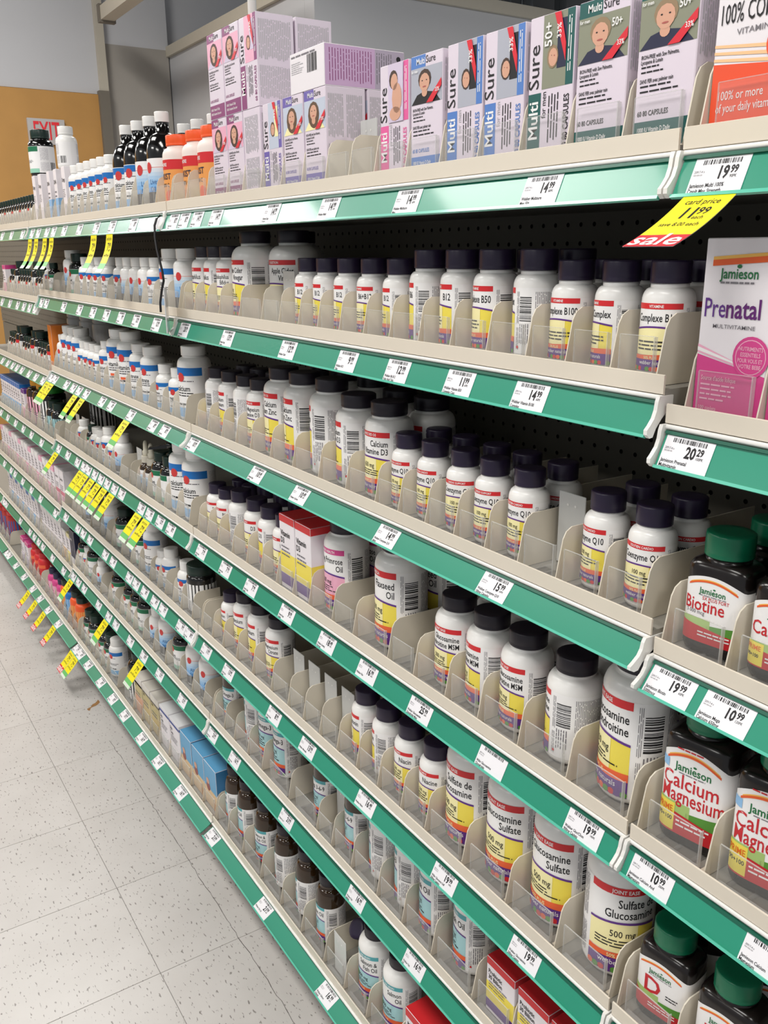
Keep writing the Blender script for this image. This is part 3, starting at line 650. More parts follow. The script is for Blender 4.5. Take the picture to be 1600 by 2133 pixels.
def dropper(ds):
    def go():
        H = DIM['ds'][1]; mb = MB(); mb.lathe([(.009, H-.001), (.009, H+.012), (.0065, H+.014), (.006, H+.03), (.0045, H+.036), (.002, H+.038)], P('dropper_cream', 214, 208, 190), 14); return mb.mesh('dropper_bulb')
    p = B('ds', natfac('ds', 'drops', 'sky'), amber, P('dropper_collar', 206, 200, 186), ds); p = dict(p); p['parts'] = [p['parts'][0], p['parts'][1]+([('dropper_bulb', cached('drop', go))],), p['parts'][2]]; return p
def tubwide(lid, bodym, ds):
    p = B('tub', plain_label('tub', paper, None), bodym, lid, ds); return p

# ------------------------------------------------------------------ stocking a shelf
FLOORZ = .0068
pan_poly = [(.0065, .0045), (.0165, .056), (.021, .064), (.029, .0685), (.262, .0685), (.262, .0045)]
mb = MB(); mb.prism_y([(x, z) for x, z in pan_poly], -.0007, .0007, divm); PANEL = mb.mesh('panel')
mb = MB(); mb.prism_y([(min(x, .08), z) for x, z in pan_poly], -.0007, .0007, divm); PANEL_S = mb.mesh('panel')
mb = MB(); mb.prism_y([(min(.0065, .0045), .0045), (.0165, .056), (.03, .088), (.085, .088), (.085, .0045)], -.0007, .0007, divm); PANEL_T = mb.mesh('panel')
mb = MB(); mb.rbox(.0125, .032, .0008, .0085, .0044, .0062, divm, .0004); mb.box(.0125, .12, .0008, .002, .0044, .0062, divm); FOOT = mb.mesh('foot')
def stop_mesh(wd):
    wd = round(max(.028, min(wd, .10))/.004)*.004
    def go():
        mb = MB(); a, b = .004, wd-.003
        a, b = wd*.12, wd*.86
        mb.prism_y([(.0095, .0062), (.0115, .0475), (.0123, .0475), (.0103, .0062)], a, b, clr)
        mb.box(.0112, .0126, a, b, .0475, .0481, clre)
        mb.box(.0104, .0150, a, a+.0010, .0062, .0475, clre); mb.box(.0104, .0118, b-.0006, b, .0062, .0475, clre)
        mb.box(.0095, .016, a, b, .0044, .0061, clre)
        return mb.mesh('front_stop')
    return cached(('stop', wd), go)
def track_mesh(wd):
    wd = round(max(.028, min(wd, .10))/.004)*.004
    def go():
        mb = MB()
        for f in (.25, .5, .75): mb.box(.017, .12, wd*f-.002, wd*f+.002, .0043, .0062, clr)
        mb.box(.017, .04, wd*.2, wd*.8, .0041, .0043, P('track_grey', 120, 116, 110)); return mb.mesh('track')
    return cached(('track', wd), go)
mb = MB(); mb.rbox(-.0008, .0008, -.021, .021, 0, .086, frost, .0006); mb.box(.001, .03, -.004, .004, 0, .01, frost)
for q in (-.006, .006):
    mb.add([(-.0012, q+.0016*cos(a), .072+.0016*sin(a)) for a in [2*pi*i/8 for i in range(8)]], [tuple(range(8))], whitepl)
PADDLE = mb.mesh('paddle')
seen = {}
def uniq(lab):
    seen[lab] = seen.get(lab, 0)+1
    return lab if seen[lab] == 1 else None
def clip(l):
    w_ = l.split(); return ' '.join(w_[:16])
def stock(s, bay, items, rows=2, tall=False, ends=True, stops=True, y_lim=None):
    """items: (product or None for an empty facing, photo column u or ('y', y), rot degrees, where u was read: 't' cap / 'm' middle, extra depth)"""
    zb = shelf_z(s, bay); X = XS[s]; L = []
    for it in items:
        p, u = it[0], it[1]; rot = it[2] if len(it) > 2 else 0; at = it[3] if len(it) > 3 else 't'; dx = it[4] if len(it) > 4 else 0
        hw = (p['wid']/2 if p else .026); xc = X+(.0245 if p and p['round'] and bay == 1 else .0165)+(p['R'] if p and p['round'] else 0)+dx
        if isinstance(u, tuple): y = u[1]
        else:
            H = p['H'] if p else .09; xr = xc if (not p or p['round']) else xc
            y = y_at(u, xr, zb+FLOORZ+H*(.5 if at == 'm' else (.97 if p and p['round'] else 1)))
        L.append([y, hw, p, rot, xc])
    L.sort(key=lambda q: q[0])
    lo, hi = (bay-1)*BAY+.006, bay*BAY-.006
    if y_lim: lo, hi = y_lim
    G = .0034
    for _ in range(400):
        mv = 0
        for a, b in zip(L, L[1:]):
            ov = a[1]+b[1]+G-(b[0]-a[0])
            if ov > 1e-5: a[0] -= ov/2; b[0] += ov/2; mv = max(mv, ov)
        if L[0][0]-L[0][1] < lo-1e-6: L[0][0] = lo+L[0][1]; mv = 1
        if L[-1][0]+L[-1][1] > hi+1e-6: L[-1][0] = hi-L[-1][1]; mv = 1
        if mv < 1e-5: break
    where = '%s shelf, %s bay' % (SHN[s], BAYN[bay])
    # dividers between the facings
    edges = [L[0][0]-L[0][1]-G/2]+[(a[0]+a[1]+b[0]-b[1])/2 for a, b in zip(L, L[1:])]+[L[-1][0]+L[-1][1]+G/2]
    if not ends: edges = edges[:-1]+[edges[-1]]
    for i, e in enumerate(edges):
        nxt = edges[i+1]-e if i+1 < len(edges) else 0
        parts = [('panel', PANEL_T if tall and i % 5 == 3 else (PANEL_S if bay > 1 else PANEL))]
        if nxt: parts = [parts[0]+([('foot', FOOT)],), ('track', track_mesh(nxt), [('front_stop', stop_mesh(nxt))])]
        thing('shelf_divider', clip('cream plastic divider with clear stop, %s from right, %s' % (ORD[min(i+1, 25)], where)), 'divider', (X, e, zb), parts, group='shelf dividers on the '+where)
    for i, (y, hw, p, rot, xc) in enumerate(L):
        pos = '%s from right, %s' % (ORD[min(i+1, 25)], where)
        if p is None:
            thing('pusher_paddle', clip('frosted pusher paddle in empty facing, '+pos), 'paddle', (X+.05+rot*.001, y, zb+.0068), [('paddle', PADDLE)], group='pusher paddles in empty facings'); continue
        n = rows
        for k in range(n):
            x = xc+k*(p['dep']+.004)
            if x+p['dep'] > X+.27: break
            rr_ = rot+p.get('r0', 0) if k == 0 else rot+random.uniform(-60, 60)
            lab = clip(p['desc']+', '+pos) if k == 0 else clip('%s hidden behind the one %s' % (p['desc'].split(',')[0], pos))
            thing(p['name'], lab, p['cat'], (x, y, zb+FLOORZ), p['parts'], rad(rr_) if p['round'] else 0, group='stock on the '+where)
    return L
Wq = lambda t, b='SOUTIEN CARDIO': W('a', t, b, '100 mg')
v = 'VITAMINE'
# ---- second bay
stock(1, 1, [(W('a', 'Complexe B100'), 1400, 14), (W('a', 'B Complex'), 1297, -28), (W('a', 'Complexe B100'), 1202, 0), (W('b', 'B Complex'), 1124, -72), (W('b', 'Complexe B50'), 1036, -15), (W('b', 'B12'), 964, -32), (W('b', 'B6'), 897, -55),
    (W('a', 'B12'), 835, -38), (W('a', 'B6+B12'), 779, -4), (W('a', 'B12'), 729, -24), (W('a', 'B12'), 684, -28), (W('a', 'B12'), 645, -22), (W('f', 'Apple Cider|Vinegar', 'DIGESTION', '500 mg'), 618, 8, 't', .03), (None, ('y', .875), 0), (W('f', 'Apple Cider|Vinegar', 'DIGESTION', '500 mg'), 531, -22),
    (W('c', 'Acidophilus|Bifidus', 'PROBIOTIC'), 474, 0), (W('c', 'Acidophilus', 'PROBIOTIC'), 448, -30), (W('c', 'Acidophilus', 'PROBIOTIC'), 418, -12)])
stock(2, 1, [(Wq('Coenzyme Q10'), 1366, 12), (Wq('Coenzyme Q10'), 1269, -16), (None, ('y', .178), 12), (Wq('Coenzyme Q10'), 1105, 0), (Wq('Coenzyme Q10', 'CARDIO SUPPORT'), 1032, 10), (Wq('Coenzyme Q10', 'CARDIO SUPPORT'), 970, 22), (Wq('Coenzyme Q10'), 907, 0), (Wq('Coenzyme Q10'), 852, 0),
    (W('d', 'Calcium|Vitamine D3', 'SANTE DES OS', '650 mg'), 811, 0), (W('d', 'Calcium|Vitamine D3', 'SANTE DES OS'), 747, -48), (W('e', 'Calcium', 'SANTE DES OS'), 691, -66), (W('e', 'Calcium|Magnesium Zinc', 'SANTE DES OS'), 632, -30), (W('e', 'Calcium|Magnesium Zinc', 'SANTE DES OS'), 593, -14),
    (W('c', 'Calcium Magnesium|Vitamine D3', 'SANTE DES OS'), 544, 0), (W('c', 'Calcium', 'SANTE DES OS'), 515, -95), (W('c', 'Calcium|Magnesium', 'SANTE DES OS'), 483, -28), (W('c', 'Calcium', 'SANTE DES OS'), 447, -75)])
D3 = simple_box(.056, .135, .05, 'd3', [(.9, 1, red), (.05, .2, violet), (.2, .5, yellow)], 'Vitamin|D3', 'white D3 carton, red top')
FLX = W('h', 'Flaxseed|Oil', 'OMEGA', '1000 mg')
PRM = W('e', 'Evening Primrose|Oil', "WOMEN'S HEALTH", '500 mg', 'p')
MSM = lambda: W('g', 'Glucosamine|Chondroitine MSM', 'JOINT EASE', '500 mg')
stock(3, 1, [(W('h', 'Glucosamine|Chondroitine', 'JOINT EASE', '500 mg'), ('y', .052), -26), (W('g', 'Glucosamine|Chondroitine', 'JOINT EASE', '500 mg'), 1203, -68), (MSM(), 1089, -14), (MSM(), 1034, -32), (MSM(), 961, 0), (None, ('y', .435), 160), (FLX, ('y', .515), -12), (None, ('y', .605), 160), (PRM, 700, -4),
    (D3, ('y', .7255)), (D3, ('y', .784)), (W('b', 'D3'), 597, 0), (W('b', 'D3'), 565, -38), (W('b', 'D3'), 535, 0), (W('b', 'D3'), 502, -68), (W('a', 'B6'), 472, 0), (W('a', 'B6'), 447, 0)])
GS = lambda t: W('h', t, 'JOINT EASE', '500 mg')
stock(4, 1, [(GS('Sulfate de|Glucosamine'), ('y', .052), 48), (GS('Glucosamine|Sulfate'), ('y', .142), 0), (GS('Glucosamine|Sulfate'), ('y', .232), 2), (GS('Sulfate de|Glucosamine'), ('y', .322), -8), (W('b', 'Niacine', 'VITAMINE', '500 mg'), 912, 0), (W('b', 'Niacin', 'VITAMIN', '500 mg'), 858, 0), (W('b', 'Melatonine', 'SOMMEIL'), 810, -60), (W('b', 'Melatonin', 'SLEEP'), 766, -32),
    (None, ('y', .648), 0), (None, ('y', .708), 0), (None, ('y', .768), 0), (None, ('y', .828), 0), (W('c', 'Magnesium|Citrate', 'MINERAL'), 582, 0), (W('c', 'Magnesium', 'MINERAL'), 544, -22), (W('c', 'Magnesium', 'MINERAL'), 513, -8), (W('a', 'Magnesium', 'MINERAL'), 480, -30), (None, ('y', 1.197), 60)], 1)
AM = lambda t: W('am', t, 'OMEGA', '1000 mg', 'o', bodym=amber, capm=purpd)
TE = lambda t: W('te', t, 'HEART AND BRAIN', '1000 mg', 'o', capm=purpd)
PRB = simple_box(.058, .09, .055, 'prob', [(.86, 1, red), (.05, .22, violet), (.22, .55, yellow)], 'Probiotic|30 Billion', 'white probiotic carton, red top')
stock(5, 1, [(PRB, ('y', .085)), (PRB, ('y', .148)), (PRB, ('y', .213)), (TE('Fish Oil'), 992, -32, 'm'), (TE('Fish Oil'), 915, -30, 'm'), (TE('Omega-3'), 868, -62, 'm'), (TE('Omega-3'), 810, -66, 'm'), (AM('Omega 3-6-9'), 750, -26, 'm'), (AM('Omega 3-6-9'), 697, -8, 'm'), (None, ('y', .716), 0), (TE('Omega-3'), 600, -14, 'm'), (TE('Omega-3'), 556, 0, 'm'), (TE('Omega-3'), 518, -62, 'm'), (AM('Omega-3'), 488, 4, 'm'), (None, ('y', 1.15), 160)], 1)
RB = simple_box(.085, .115, .055, 'red7', [(.86, 1, red), (.05, .22, violet), (.22, .55, yellow)], 'Multi|Omega', 'white omega carton, red top')
L7 = stock(6, 1, [(AM('Fish Oil'), ('y', .05), -20), (AM('Fish Oil'), ('y', .12), -20), (RB, ('y', .205)), (RB, ('y', .295)), (RB, ('y', .385)), (TE('Salmon|Oil'), 838, 0, 'm'), (TE('Salmon &|Fish Oil'), 786, 4, 'm'), (None, ('y', .645), -31), (AM('Salmon Oil'), 689, -22, 'm'), (AM('Fish Oil'), 645, -58, 'm'), (AM('Fish Oil'), 600, -68, 'm'), (AM('Salmon &|Fish Oil'), 558, 0, 'm'), (AM('Fish Oil'), 521, -30, 'm'), (AM('Fish Oil'), 486, -50, 'm')], 1)
# the bottle that has tipped forward over its paddle
cp = onx(735, 1925, XS[6]+.0535); ax = Vector((-sin(rad(50)), 0, cos(rad(50)))); tp = cp-ax*DIM['a'][1]
tp.y = [q[0] for q in L7 if q[2] is None][0]
tb = thing('supplement_bottle', 'white bottle with purple cap tipped forward behind an empty facing, bottom shelf', 'bottle', tp, W('a', 'Omega-3', 'OMEGA', '', 'o')['parts'])
tb.rotation_euler = (0, rad(-50), 0)
# ---- nearest bay
stock(1, 0, [(prenatal(), ('y', -.0505)), (prenatal(), ('y', -.122)), (prenatal(), ('y', -.194))], 1)
stock(2, 0, [(J('j', 'Biotine', '5X PLUS FORT'), 1475, -4), (J('j', 'Calcium', '', 'P'), 1612, -4), (J('j', 'Calcium', '', 'P'), ('y', -.20), 0)], 2)
stock(3, 0, [(J('jl', 'Calcium|Magnesium', '', 'P'), 1448, -2, 'm'), (J('jl', 'Calcium|Magnésium', '', 'P'), 1585, 0, 'm'), (J('jl', 'Calcium|Magnésium', '', 'P'), ('y', -.22), 0)], 2)
stock(4, 0, [(J('j', 'D', '', 'D'), 1392, -4, 'm'), (J('j', 'D', '', 'D'), 1528, -4, 'm')], 2, y_lim=(-.25, -.004))
stock(5, 0, [(J('j', 'D', '', 'D'), ('y', -.045), -4), (J('j', 'D', '', 'D'), ('y', -.12), -4), (J('j', 'D', '', 'D'), ('y', -.195), -4)], 1, y_lim=(-.25, -.004))
stock(0, 0, [(multi_orange(), ('y', -.0505)), (multi_orange(), ('y', -.132))], 1)
# ---- top shelf, second bay
Ld = 'multivitamin box'
stock(0, 1, [(MSF('men50', 'green and white men 50+ '+Ld), ('y', .0365)), (MSF('men50', 'green and white men 50+ '+Ld), ('y', .110)), (MSS('men50', 'green spined men 50+ '+Ld), ('y', .176)), (MSS('men', 'blue spined men '+Ld), ('y', .2445)), (MSS('men', 'blue spined men '+Ld), ('y', .310)), (MSF('men', 'blue and white men '+Ld), ('y', .381)), (MSS('pre', 'pink spined prenatal '+Ld), ('y', .4475)),
    (None, ('y', .515), 12), (None, ('y', .578), 12), (MSF('wom50', 'lilac women '+Ld), ('y', .6465)), (MSF('wom50', 'lilac women '+Ld), ('y', .7125)), (MSS('wom50', 'lilac spined women '+Ld), ('y', .781)), (MSBACK('pale back of '+Ld), ('y', .853)), (MSF('wom', 'mauve women '+Ld), ('y', .918)), (MSF('wom', 'mauve women '+Ld), ('y', .983)),
    (sunjar(), 445, -20), (sunjar(), 413, -10, 't')], 2)
zt = shelf_z(0, 1)+FLOORZ+.1305; x0 = XS[0]+.0165
for y, p, nm in ((.983, MSF('wom', ''), 'leftmost mauve women multivitamin box stacked on the top row'), (.918, MSF('wom', ''), 'mauve women multivitamin box stacked beside the leftmost one'), (.853, MSS('wom', ''), 'mauve spined multivitamin box at right of the upper stack')):
    thing('carton', nm, 'box', (x0, y, zt), p['parts'], group='boxes stacked on the top shelf')
thing('carton', 'pale multivitamin box behind the mauve spined one on the upper stack', 'box', (x0+.0675, .853, zt), MSBACK('')['parts'], group='boxes stacked on the top shelf')
def lying(d, dr, dt, w, h, dep):
    d.barcode(w*.52, h*.42, w*.8, h*.86, ink, 2, True, 12); d.lines(w*.05, h*.45, w*.42, h*.75, 6, lgrey, 2, fill=.4); d.lines(w*.05, h*.84, w*.9, h*.92, 1, grey, 2, fill=.5)
    dr.rect(.001, .001, dep*.62, h-.001, P('print_orchid', 206, 172, 208), 1); dr.rect(dep*.62, .001, dep-.001, h-.001, P('print_grey_lilac', 180, 168, 186), 1); dr.lines(dep*.06, h*.1, dep*.6, h*.9, 16, mauve, 2, True, .25); dr.lines(dep*.64, h*.1, dep*.85, h*.9, 7, grey, 2, True, .3)
    for q in (.2, .5, .8): dr.disc(dep*.92, h*q, h*.07, ink, 2)
thing('carton', 'white and orchid box lying on its side across the lilac boxes', 'box', (x0, .6665, zt), carton(.099, .052, .13, 'lying', lying)['parts'])
mb = MB(); mb.lathe([(.0085, .0002), (.0085, .92)], whitepl, 14); mb.lathe([(.022, 0), (.022, .004), (.01, .006)], whitepl, 16)
o = obj('sign_pole', mb.mesh('sign_pole'), None, (.20, y_at(527, .20, 1.86), shelf_z(0, 1)+.0045)); tag(o, 'thin white sign pole standing behind the stacked multivitamin boxes', 'pole')

# ------------------------------------------------------------------ third bay (blue-banded bottles)
NT = lambda t='vitamin': NF('nt', t); N1 = lambda t='vitamin': NF('na', t); N2 = lambda t='vitamin', sub='': NF('nb', t, 'blue', sub); N3 = lambda t='calcium', sub='': NF('nc', t, 'blue', sub); NM = lambda t='citrate': NF('nm', t); NS = lambda t='zinc': NF('ns', t)
SK = lambda dk='nb', t='Alaskan|Salmon Oil': NF(dk, t, 'sky'); GR = lambda dk='db', t='herb': NF(dk, t, 'green')
LQ = lambda st_: NF('lq', 'calcium' if st_ == 'blue' else 'Liver|Oil', st_, '', wht, black, 'tall black liquid bottle, %s label' % ('blue band' if st_ == 'blue' else 'sky blue'))
TUBW = tubwide(wht, wht, 'wide white powder tub')
thinbox = simple_box(.03, .135, .10, 'thin', [(0, .45, lblue)], 'DHA', 'slim white and blue box', lines=2)
thinwhite = simple_box(.034, .135, .10, 'thinw', [], 'Omega', 'slim white box', lines=5)
stock(0, 2, [(sunjar(), 383, -10, 't'), (LQ('sky'), 336, -14), (LQ('sky'), 311, 0), (LQ('blue'), 286, 0), (LQ('blue'), 262, 4), (NT('zinc'), 232, 0), (NT('selenium'), 216, 0), (NT('iron'), 202, -5), (NT('zinc'), 188, 0), (NT('iron'), 174, 8), (NT('zinc'), 160, 5),
    (thinwhite, 135, 0, 'm'), (thinbox, 118, 0, 'm'), (thinbox, 104, 0, 'm'), (thinwhite, 86, 0, 'm'), (thinwhite, 74, 0, 'm')], 1, True)
for k, (yy, nm) in enumerate(((1.332, 'rightmost'), (1.424, 'middle'), (1.505, 'leftmost'))):
    thing('supplement_bottle', '%s black liquid bottle with white cap standing behind the orange capped jars' % nm, 'bottle', (.15, yy, shelf_z(0, 2)+FLOORZ), LQ('blue')['parts'], rad(30), group='liquid bottles behind the jars')
zt2 = shelf_z(0, 2)+FLOORZ+.1355
thing('supplement_bottle', 'black bottle with mint label standing on slim boxes before the exit sign', 'bottle', (XS[0]+.052, y_at(88, .05, zt2+.08), zt2), B('db', natfac('db', 'liver', 'green'), black, dgreen)['parts'], rad(-5), sc=(1.22, 1.22, 1.12))
thing('supplement_bottle', 'white bottle standing on slim boxes right of the exit sign', 'bottle', (XS[0]+.052, y_at(141, .05, zt2+.07), zt2), NF('na', 'zinc')['parts'], rad(-85), sc=(1.12, 1.12, 1.0))
stock(1, 2, [(SK('nb', 'Ultra|B 100'), 388, 6), (N2('B100'), 357, -16), (N1('B12'), 327, -6), (SK('na', 'B|Complex'), 307, -8), (SK('na', 'B|12'), 288, -4), (SK('na', 'B|6'), 270, -30), (N1('B6'), 255, 0), (N1('folic'), 228, 0), (N1('biotin'), 210, 0), (N1('niacin'), 196, 8), (N1('B1'), 181, 0), (GR('db', 'leaf'), 163, -4), (SK('nb', 'Lutein|Oil'), 146, 0), (None, 126, 0), (GR('ds', 'herb'), 111, 0), (NS(), 99, 0)], 1)
stock(2, 2, [(N3('calcium'), 402, -10), (N1('magnesi'), 372, 4), (N1('vitamin'), 345, -20), (NM(), 317, -4), (NM(), 293, 0), (N3('vitamin C', 'o'), 271, 0), (N3('vitamin C', 'o'), 248, 6), (N2('calcium'), 226, -4), (N1('C 500'), 209, -20), (N1('vitamin'), 197, 0), (N1('vitamin|C'), 180, 6), (N1('C'), 166, -10), (NM('C'), 152, -6), (NM('B'), 137, 0), (NM('C'), 124, 0), (SK('na', 'D|3'), 112, 0)], 1)
for k, u in enumerate((165, 192, 220)):
    thing('powder_tub', '%s white powder tub at the back of the third shelf, third bay' % ['leftmost', 'middle', 'rightmost'][k], 'tub', (.215, y_at(u, .215, shelf_z(2, 2)+.14), shelf_z(2, 2)+FLOORZ), TUBW['parts'], group='white powder tubs at the back')
stock(3, 2, [(N3('calcium'), 411, -6), (N3('calcium'), 381, 0), (pump('black pump bottle'), 352, -25), (GR('db', 'herb'), 333, -10), (dropper('brown dropper bottle, cream bulb'), 318, -20), (dropper('brown dropper bottle, cream bulb'), 303, -10), (None, 284, 0), (None, 267, 0), (SK('na', 'D|3'), 255, -6), (NS('zinc'), 239, 0), (N1('iron'), 227, 0), (NS('iron'), 213, 0), (NS('zinc'), 200, 4), (GR('ds', 'herb'), 191, -15), (NS('zinc'), 180, -4), (None, 166, 0), (None, 152, 0), (None, 138, 0)], 1)
WJ = B('wj', plain_label('wj', paper, None, 'protein'), black, dgreen, 'white jar, wide black lid')
stock(4, 2, [(None, ('y', 1.245), 80), (WJ, 421, -60), (N1('iron'), 397, 0), (N1('iron'), 378, -14), (None, 360, 0), (NS('zinc'), 341, 4), (NM('B'), 321, -12), (GR('db', 'herb'), 301, -8), (SK('na', 'D|3'), 284, -4), (GR('db', 'herb'), 260, -20), (NF('nb', 'powder', 'sky'), 236, -30), (None, 220, 0), (None, 206, 0), (SK('ns', 'D|3'), 185, 0), (None, 170, 0), (None, 154, 0)], 1)
stock(5, 2, [(None, ('y', 1.245), 160), (SK(), 446, 4, 'm'), (SK(), 412, 2, 'm'), (GR('db', 'herb'), 385, -14, 'm'), (SK(), 354, 0, 'm'), (SK('na'), 331, 0, 'm'), (GR('db', 'powder'), 304, -30, 'm'), (GR('db', 'herb'), 288, -10, 'm'), (GR('db', 'herb'), 273, 0, 'm'), (GR('db', 'herb'), 258, 0, 'm'), (None, 243, 0), (None, 231, 0), (SK('ns', 'D|3'), 216, 4, 'm'), (GR('db', 'herb'), 193, -20, 'm'), (NS('zinc'), 182, 0, 'm'), (GR('db', 'herb'), 164, -4, 'm')], 1)
def oatbox(k): return simple_box(.066, .118, .05, 'tan%d' % k, [(.84, 1, P('box_beige_top', 226, 220, 210)), (0, .5, [P('box_tan', 206, 184, 132), P('box_peach', 222, 170, 140)][k]), (.5, .84, P('box_straw', 198, 182, 128)), (.78, .84, navy)], 'Tea', ['tan and navy herbal box', 'peach herbal box'][k], lines=2)
def navybox(): return simple_box(.072, .118, .05, 'navyb', [(.86, .93, P('box_royal', 56, 74, 146)), (.93, 1, P('box_cool_white', 226, 226, 228))], 'Slim|Caps', 'white box, royal blue stripe', lines=4)
def bluebox():
    def f(d, dr, dt, w, h, dep):
        d.rect(.0006, .0006, w-.0006, h-.0006, sky, 1); d.rect(.0006, .0006, w-.0006, h*.42, P('print_peach', 226, 196, 156), 2); d.disc(w*.32, h*.45, w*.16, P('print_rosewood', 150, 84, 80), 3, h*.1); d.disc(w*.3, h*.58, w*.13, skin, 4, h*.07); d.rect(w*.7, .0006, w-.0006, h*.2, P('print_amber', 220, 150, 60), 3)
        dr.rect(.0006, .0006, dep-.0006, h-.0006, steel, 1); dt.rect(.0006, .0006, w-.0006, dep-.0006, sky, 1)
    return carton(.076, .116, .05, 'bluebox', f, desc='sky blue carton with printed figure')
stock(6, 2, [(bluebox(), ('y', 1.262)), (bluebox(), ('y', 1.342)), (bluebox(), ('y', 1.424)), (navybox(), ('y', 1.506)), (navybox(), ('y', 1.583)), (oatbox(0), ('y', 1.662)), (oatbox(0), ('y', 1.734)), (oatbox(1), ('y', 1.806)), (B('f', plain_label('f', paper, None, 'fibre'), black, dgreen, 'wide black-lidded jar'), ('y', 1.90), -20), (N2('C'), 232, -6, 'm'), (GR('db', 'herb'), 216, 0, 'm'), (GR('db', 'herb'), 204, 0, 'm'), (GR('db', 'herb'), 192, -10, 'm'), (GR('db', 'herb'), 178, -10, 'm'), (None, ('y', 2.36), 0)], 1)
# ------------------------------------------------------------------ fourth bay (far left)
def fill(y0, y1, prods, gap=.004, jit=0):
    out = []; y = y0; i = 0
    while True:
        p = prods[i % len(prods)]; y += p['wid']/2+gap/2
        if y+p['wid']/2 > y1: break
        out.append((p, ('y', y), random.uniform(-20, 15))); y += p['wid']/2+gap/2; i += 1
    return out
def small_box(w, h, key, c1, c2, ds, t='One|a Day'): return simple_box(w, h, .07, key, [(0, .38, c1), (.85, 1, c2)], t, ds, lines=2)
Y3 = 2*BAY+.01
stock(0, 3, fill(Y3, 3.05, [DG(), DG('ds', red), DG(), DG(), DG('ds', red), DG()])[:16]+[], 1, y_lim=(Y3-.004, 3.3))
for k in range(4):
    thing('supplement_bottle', '%s larger dark green bottle behind the small ones, top shelf, fourth bay' % ['nearest', 'second', 'third', 'farthest'][k], 'bottle', (.12, 2.48+.085*k, shelf_z(0, 3)+FLOORZ), B('db', plain_label('db', paper, red), black, dgreen)['parts'], sc=(1.2, 1.2, 1.3))
stock(1, 3, fill(Y3, 3.0, [DG(), DG(), DG('ds', red), DG('db'), DG(), DG('ds', red)])+[(small_box(.05, .1, 'pk', lpink, pink, 'pale pink box'), ('y', 3.06))], 1, y_lim=(Y3-.004, 3.2))
stock(2, 3, [(simple_box(.045, .155, .06, 'org', [(0, 1, P('box_orange', 232, 128, 44))], ' ', 'tall orange flat box', lines=0), ('y', Y3+.04))]+fill(Y3+.075, 3.25, [DG('db', red), DG(), DG('ds', red), DG(), DG('db')]), 1, y_lim=(Y3-.004, 3.4))
GT = tubwide(P('lid_green', 34, 128, 40), black, 'dark jar with bright green lid'); OT = B('f', plain_label('f', lpink), amber, P('lid_mustard', 232, 160, 34), 'brown jar, mustard lid')
BBx = small_box(.038, .12, 'bb', lblue, blue, 'slim blue and white box')
stock(3, 3, [(None, ('y', Y3+.03), 0), (B('db', plain_label('db', laqua, None), black, dgreen, 'dark bottle, pale aqua label'), ('y', Y3+.10)), (B('db', plain_label('db', laqua, None), black, dgreen, 'dark bottle, pale aqua label'), ('y', Y3+.17)), (GT, ('y', Y3+.26)), (OT, ('y', Y3+.37)), (OT, ('y', Y3+.47)), (small_box(.05, .11, 'pv', lpink, violet, 'violet and pink box'), ('y', Y3+.55))]+fill(Y3+.60, 3.45, [BBx]), 1, y_lim=(Y3-.004, 3.6))
thing('jar', 'dark jar with bright green lid at the back of the fourth shelf', 'jar', (.2, Y3+.14, shelf_z(3, 3)+FLOORZ), GT['parts'])
CEN = simple_box(.055, .125, .10, 'cen', [(0, .3, lpink), (.3, .42, P('box_rose', 214, 120, 140))], 'Centrum', 'pink and white multivitamin box')
PW = [small_box(.046, .115, 'pw3', P('box_rose_grey', 206, 176, 180), lpink, 'white and rose box'), small_box(.05, .12, 'pw', lpink, paper, 'white and pink tall box'), small_box(.05, .12, 'pw2', P('box_sand', 226, 206, 196), paper, 'white and sand box')]
stock(4, 3, [(CEN, ('y', Y3+.035)), (CEN, ('y', Y3+.1))]+fill(Y3+.14, 3.6, PW, .012), 1, y_lim=(Y3-.004, 3.65))
NVB = simple_box(.06, .135, .10, 'nvb', [(.25, 1, navy)], 'Sleep', 'navy blue box', tcol=paper); YB = small_box(.04, .11, 'yb', yellow, pyellow, 'yellow and white box'); WBx = small_box(.05, .125, 'wb', P('box_grey_print', 196, 190, 190), paper, 'white tall box')
PO = small_box(.05, .125, 'po', P('box_plum', 92, 40, 84), orange, 'plum and orange box')
stock(5, 3, [(NVB, ('y', Y3+.04)), (YB, ('y', Y3+.1)), (small_box(.05, .11, 'tb', P('box_biscuit', 214, 170, 120), paper, 'biscuit coloured box'), ('y', Y3+.155))]+fill(Y3+.19, Y3+.55, [WBx])+fill(Y3+.56, 3.62, [WBx, small_box(.05, .12, 'wbl', lblue, blue, 'blue and white box')]), 1, y_lim=(Y3-.004, 3.65))
for k in range(5): thing('carton', '%s plum and orange box behind the white boxes, sixth shelf, fourth bay' % ['nearest', 'second', 'third', 'fourth', 'farthest'][k], 'box', (.16, Y3+.40+.055*k, shelf_z(5, 3)+FLOORZ), PO['parts'])
RJ = B('nb', plain_label('nb', red, orange), red, P('cap_red', 190, 30, 36), 'red bottle'); PJ = B('na', plain_label('na', lpink, None), pink, navy, 'pink bottle, navy cap'); OJ = B('nb', plain_label('nb', juice, None), orng, dgreen, 'orange bottle, dark lid')
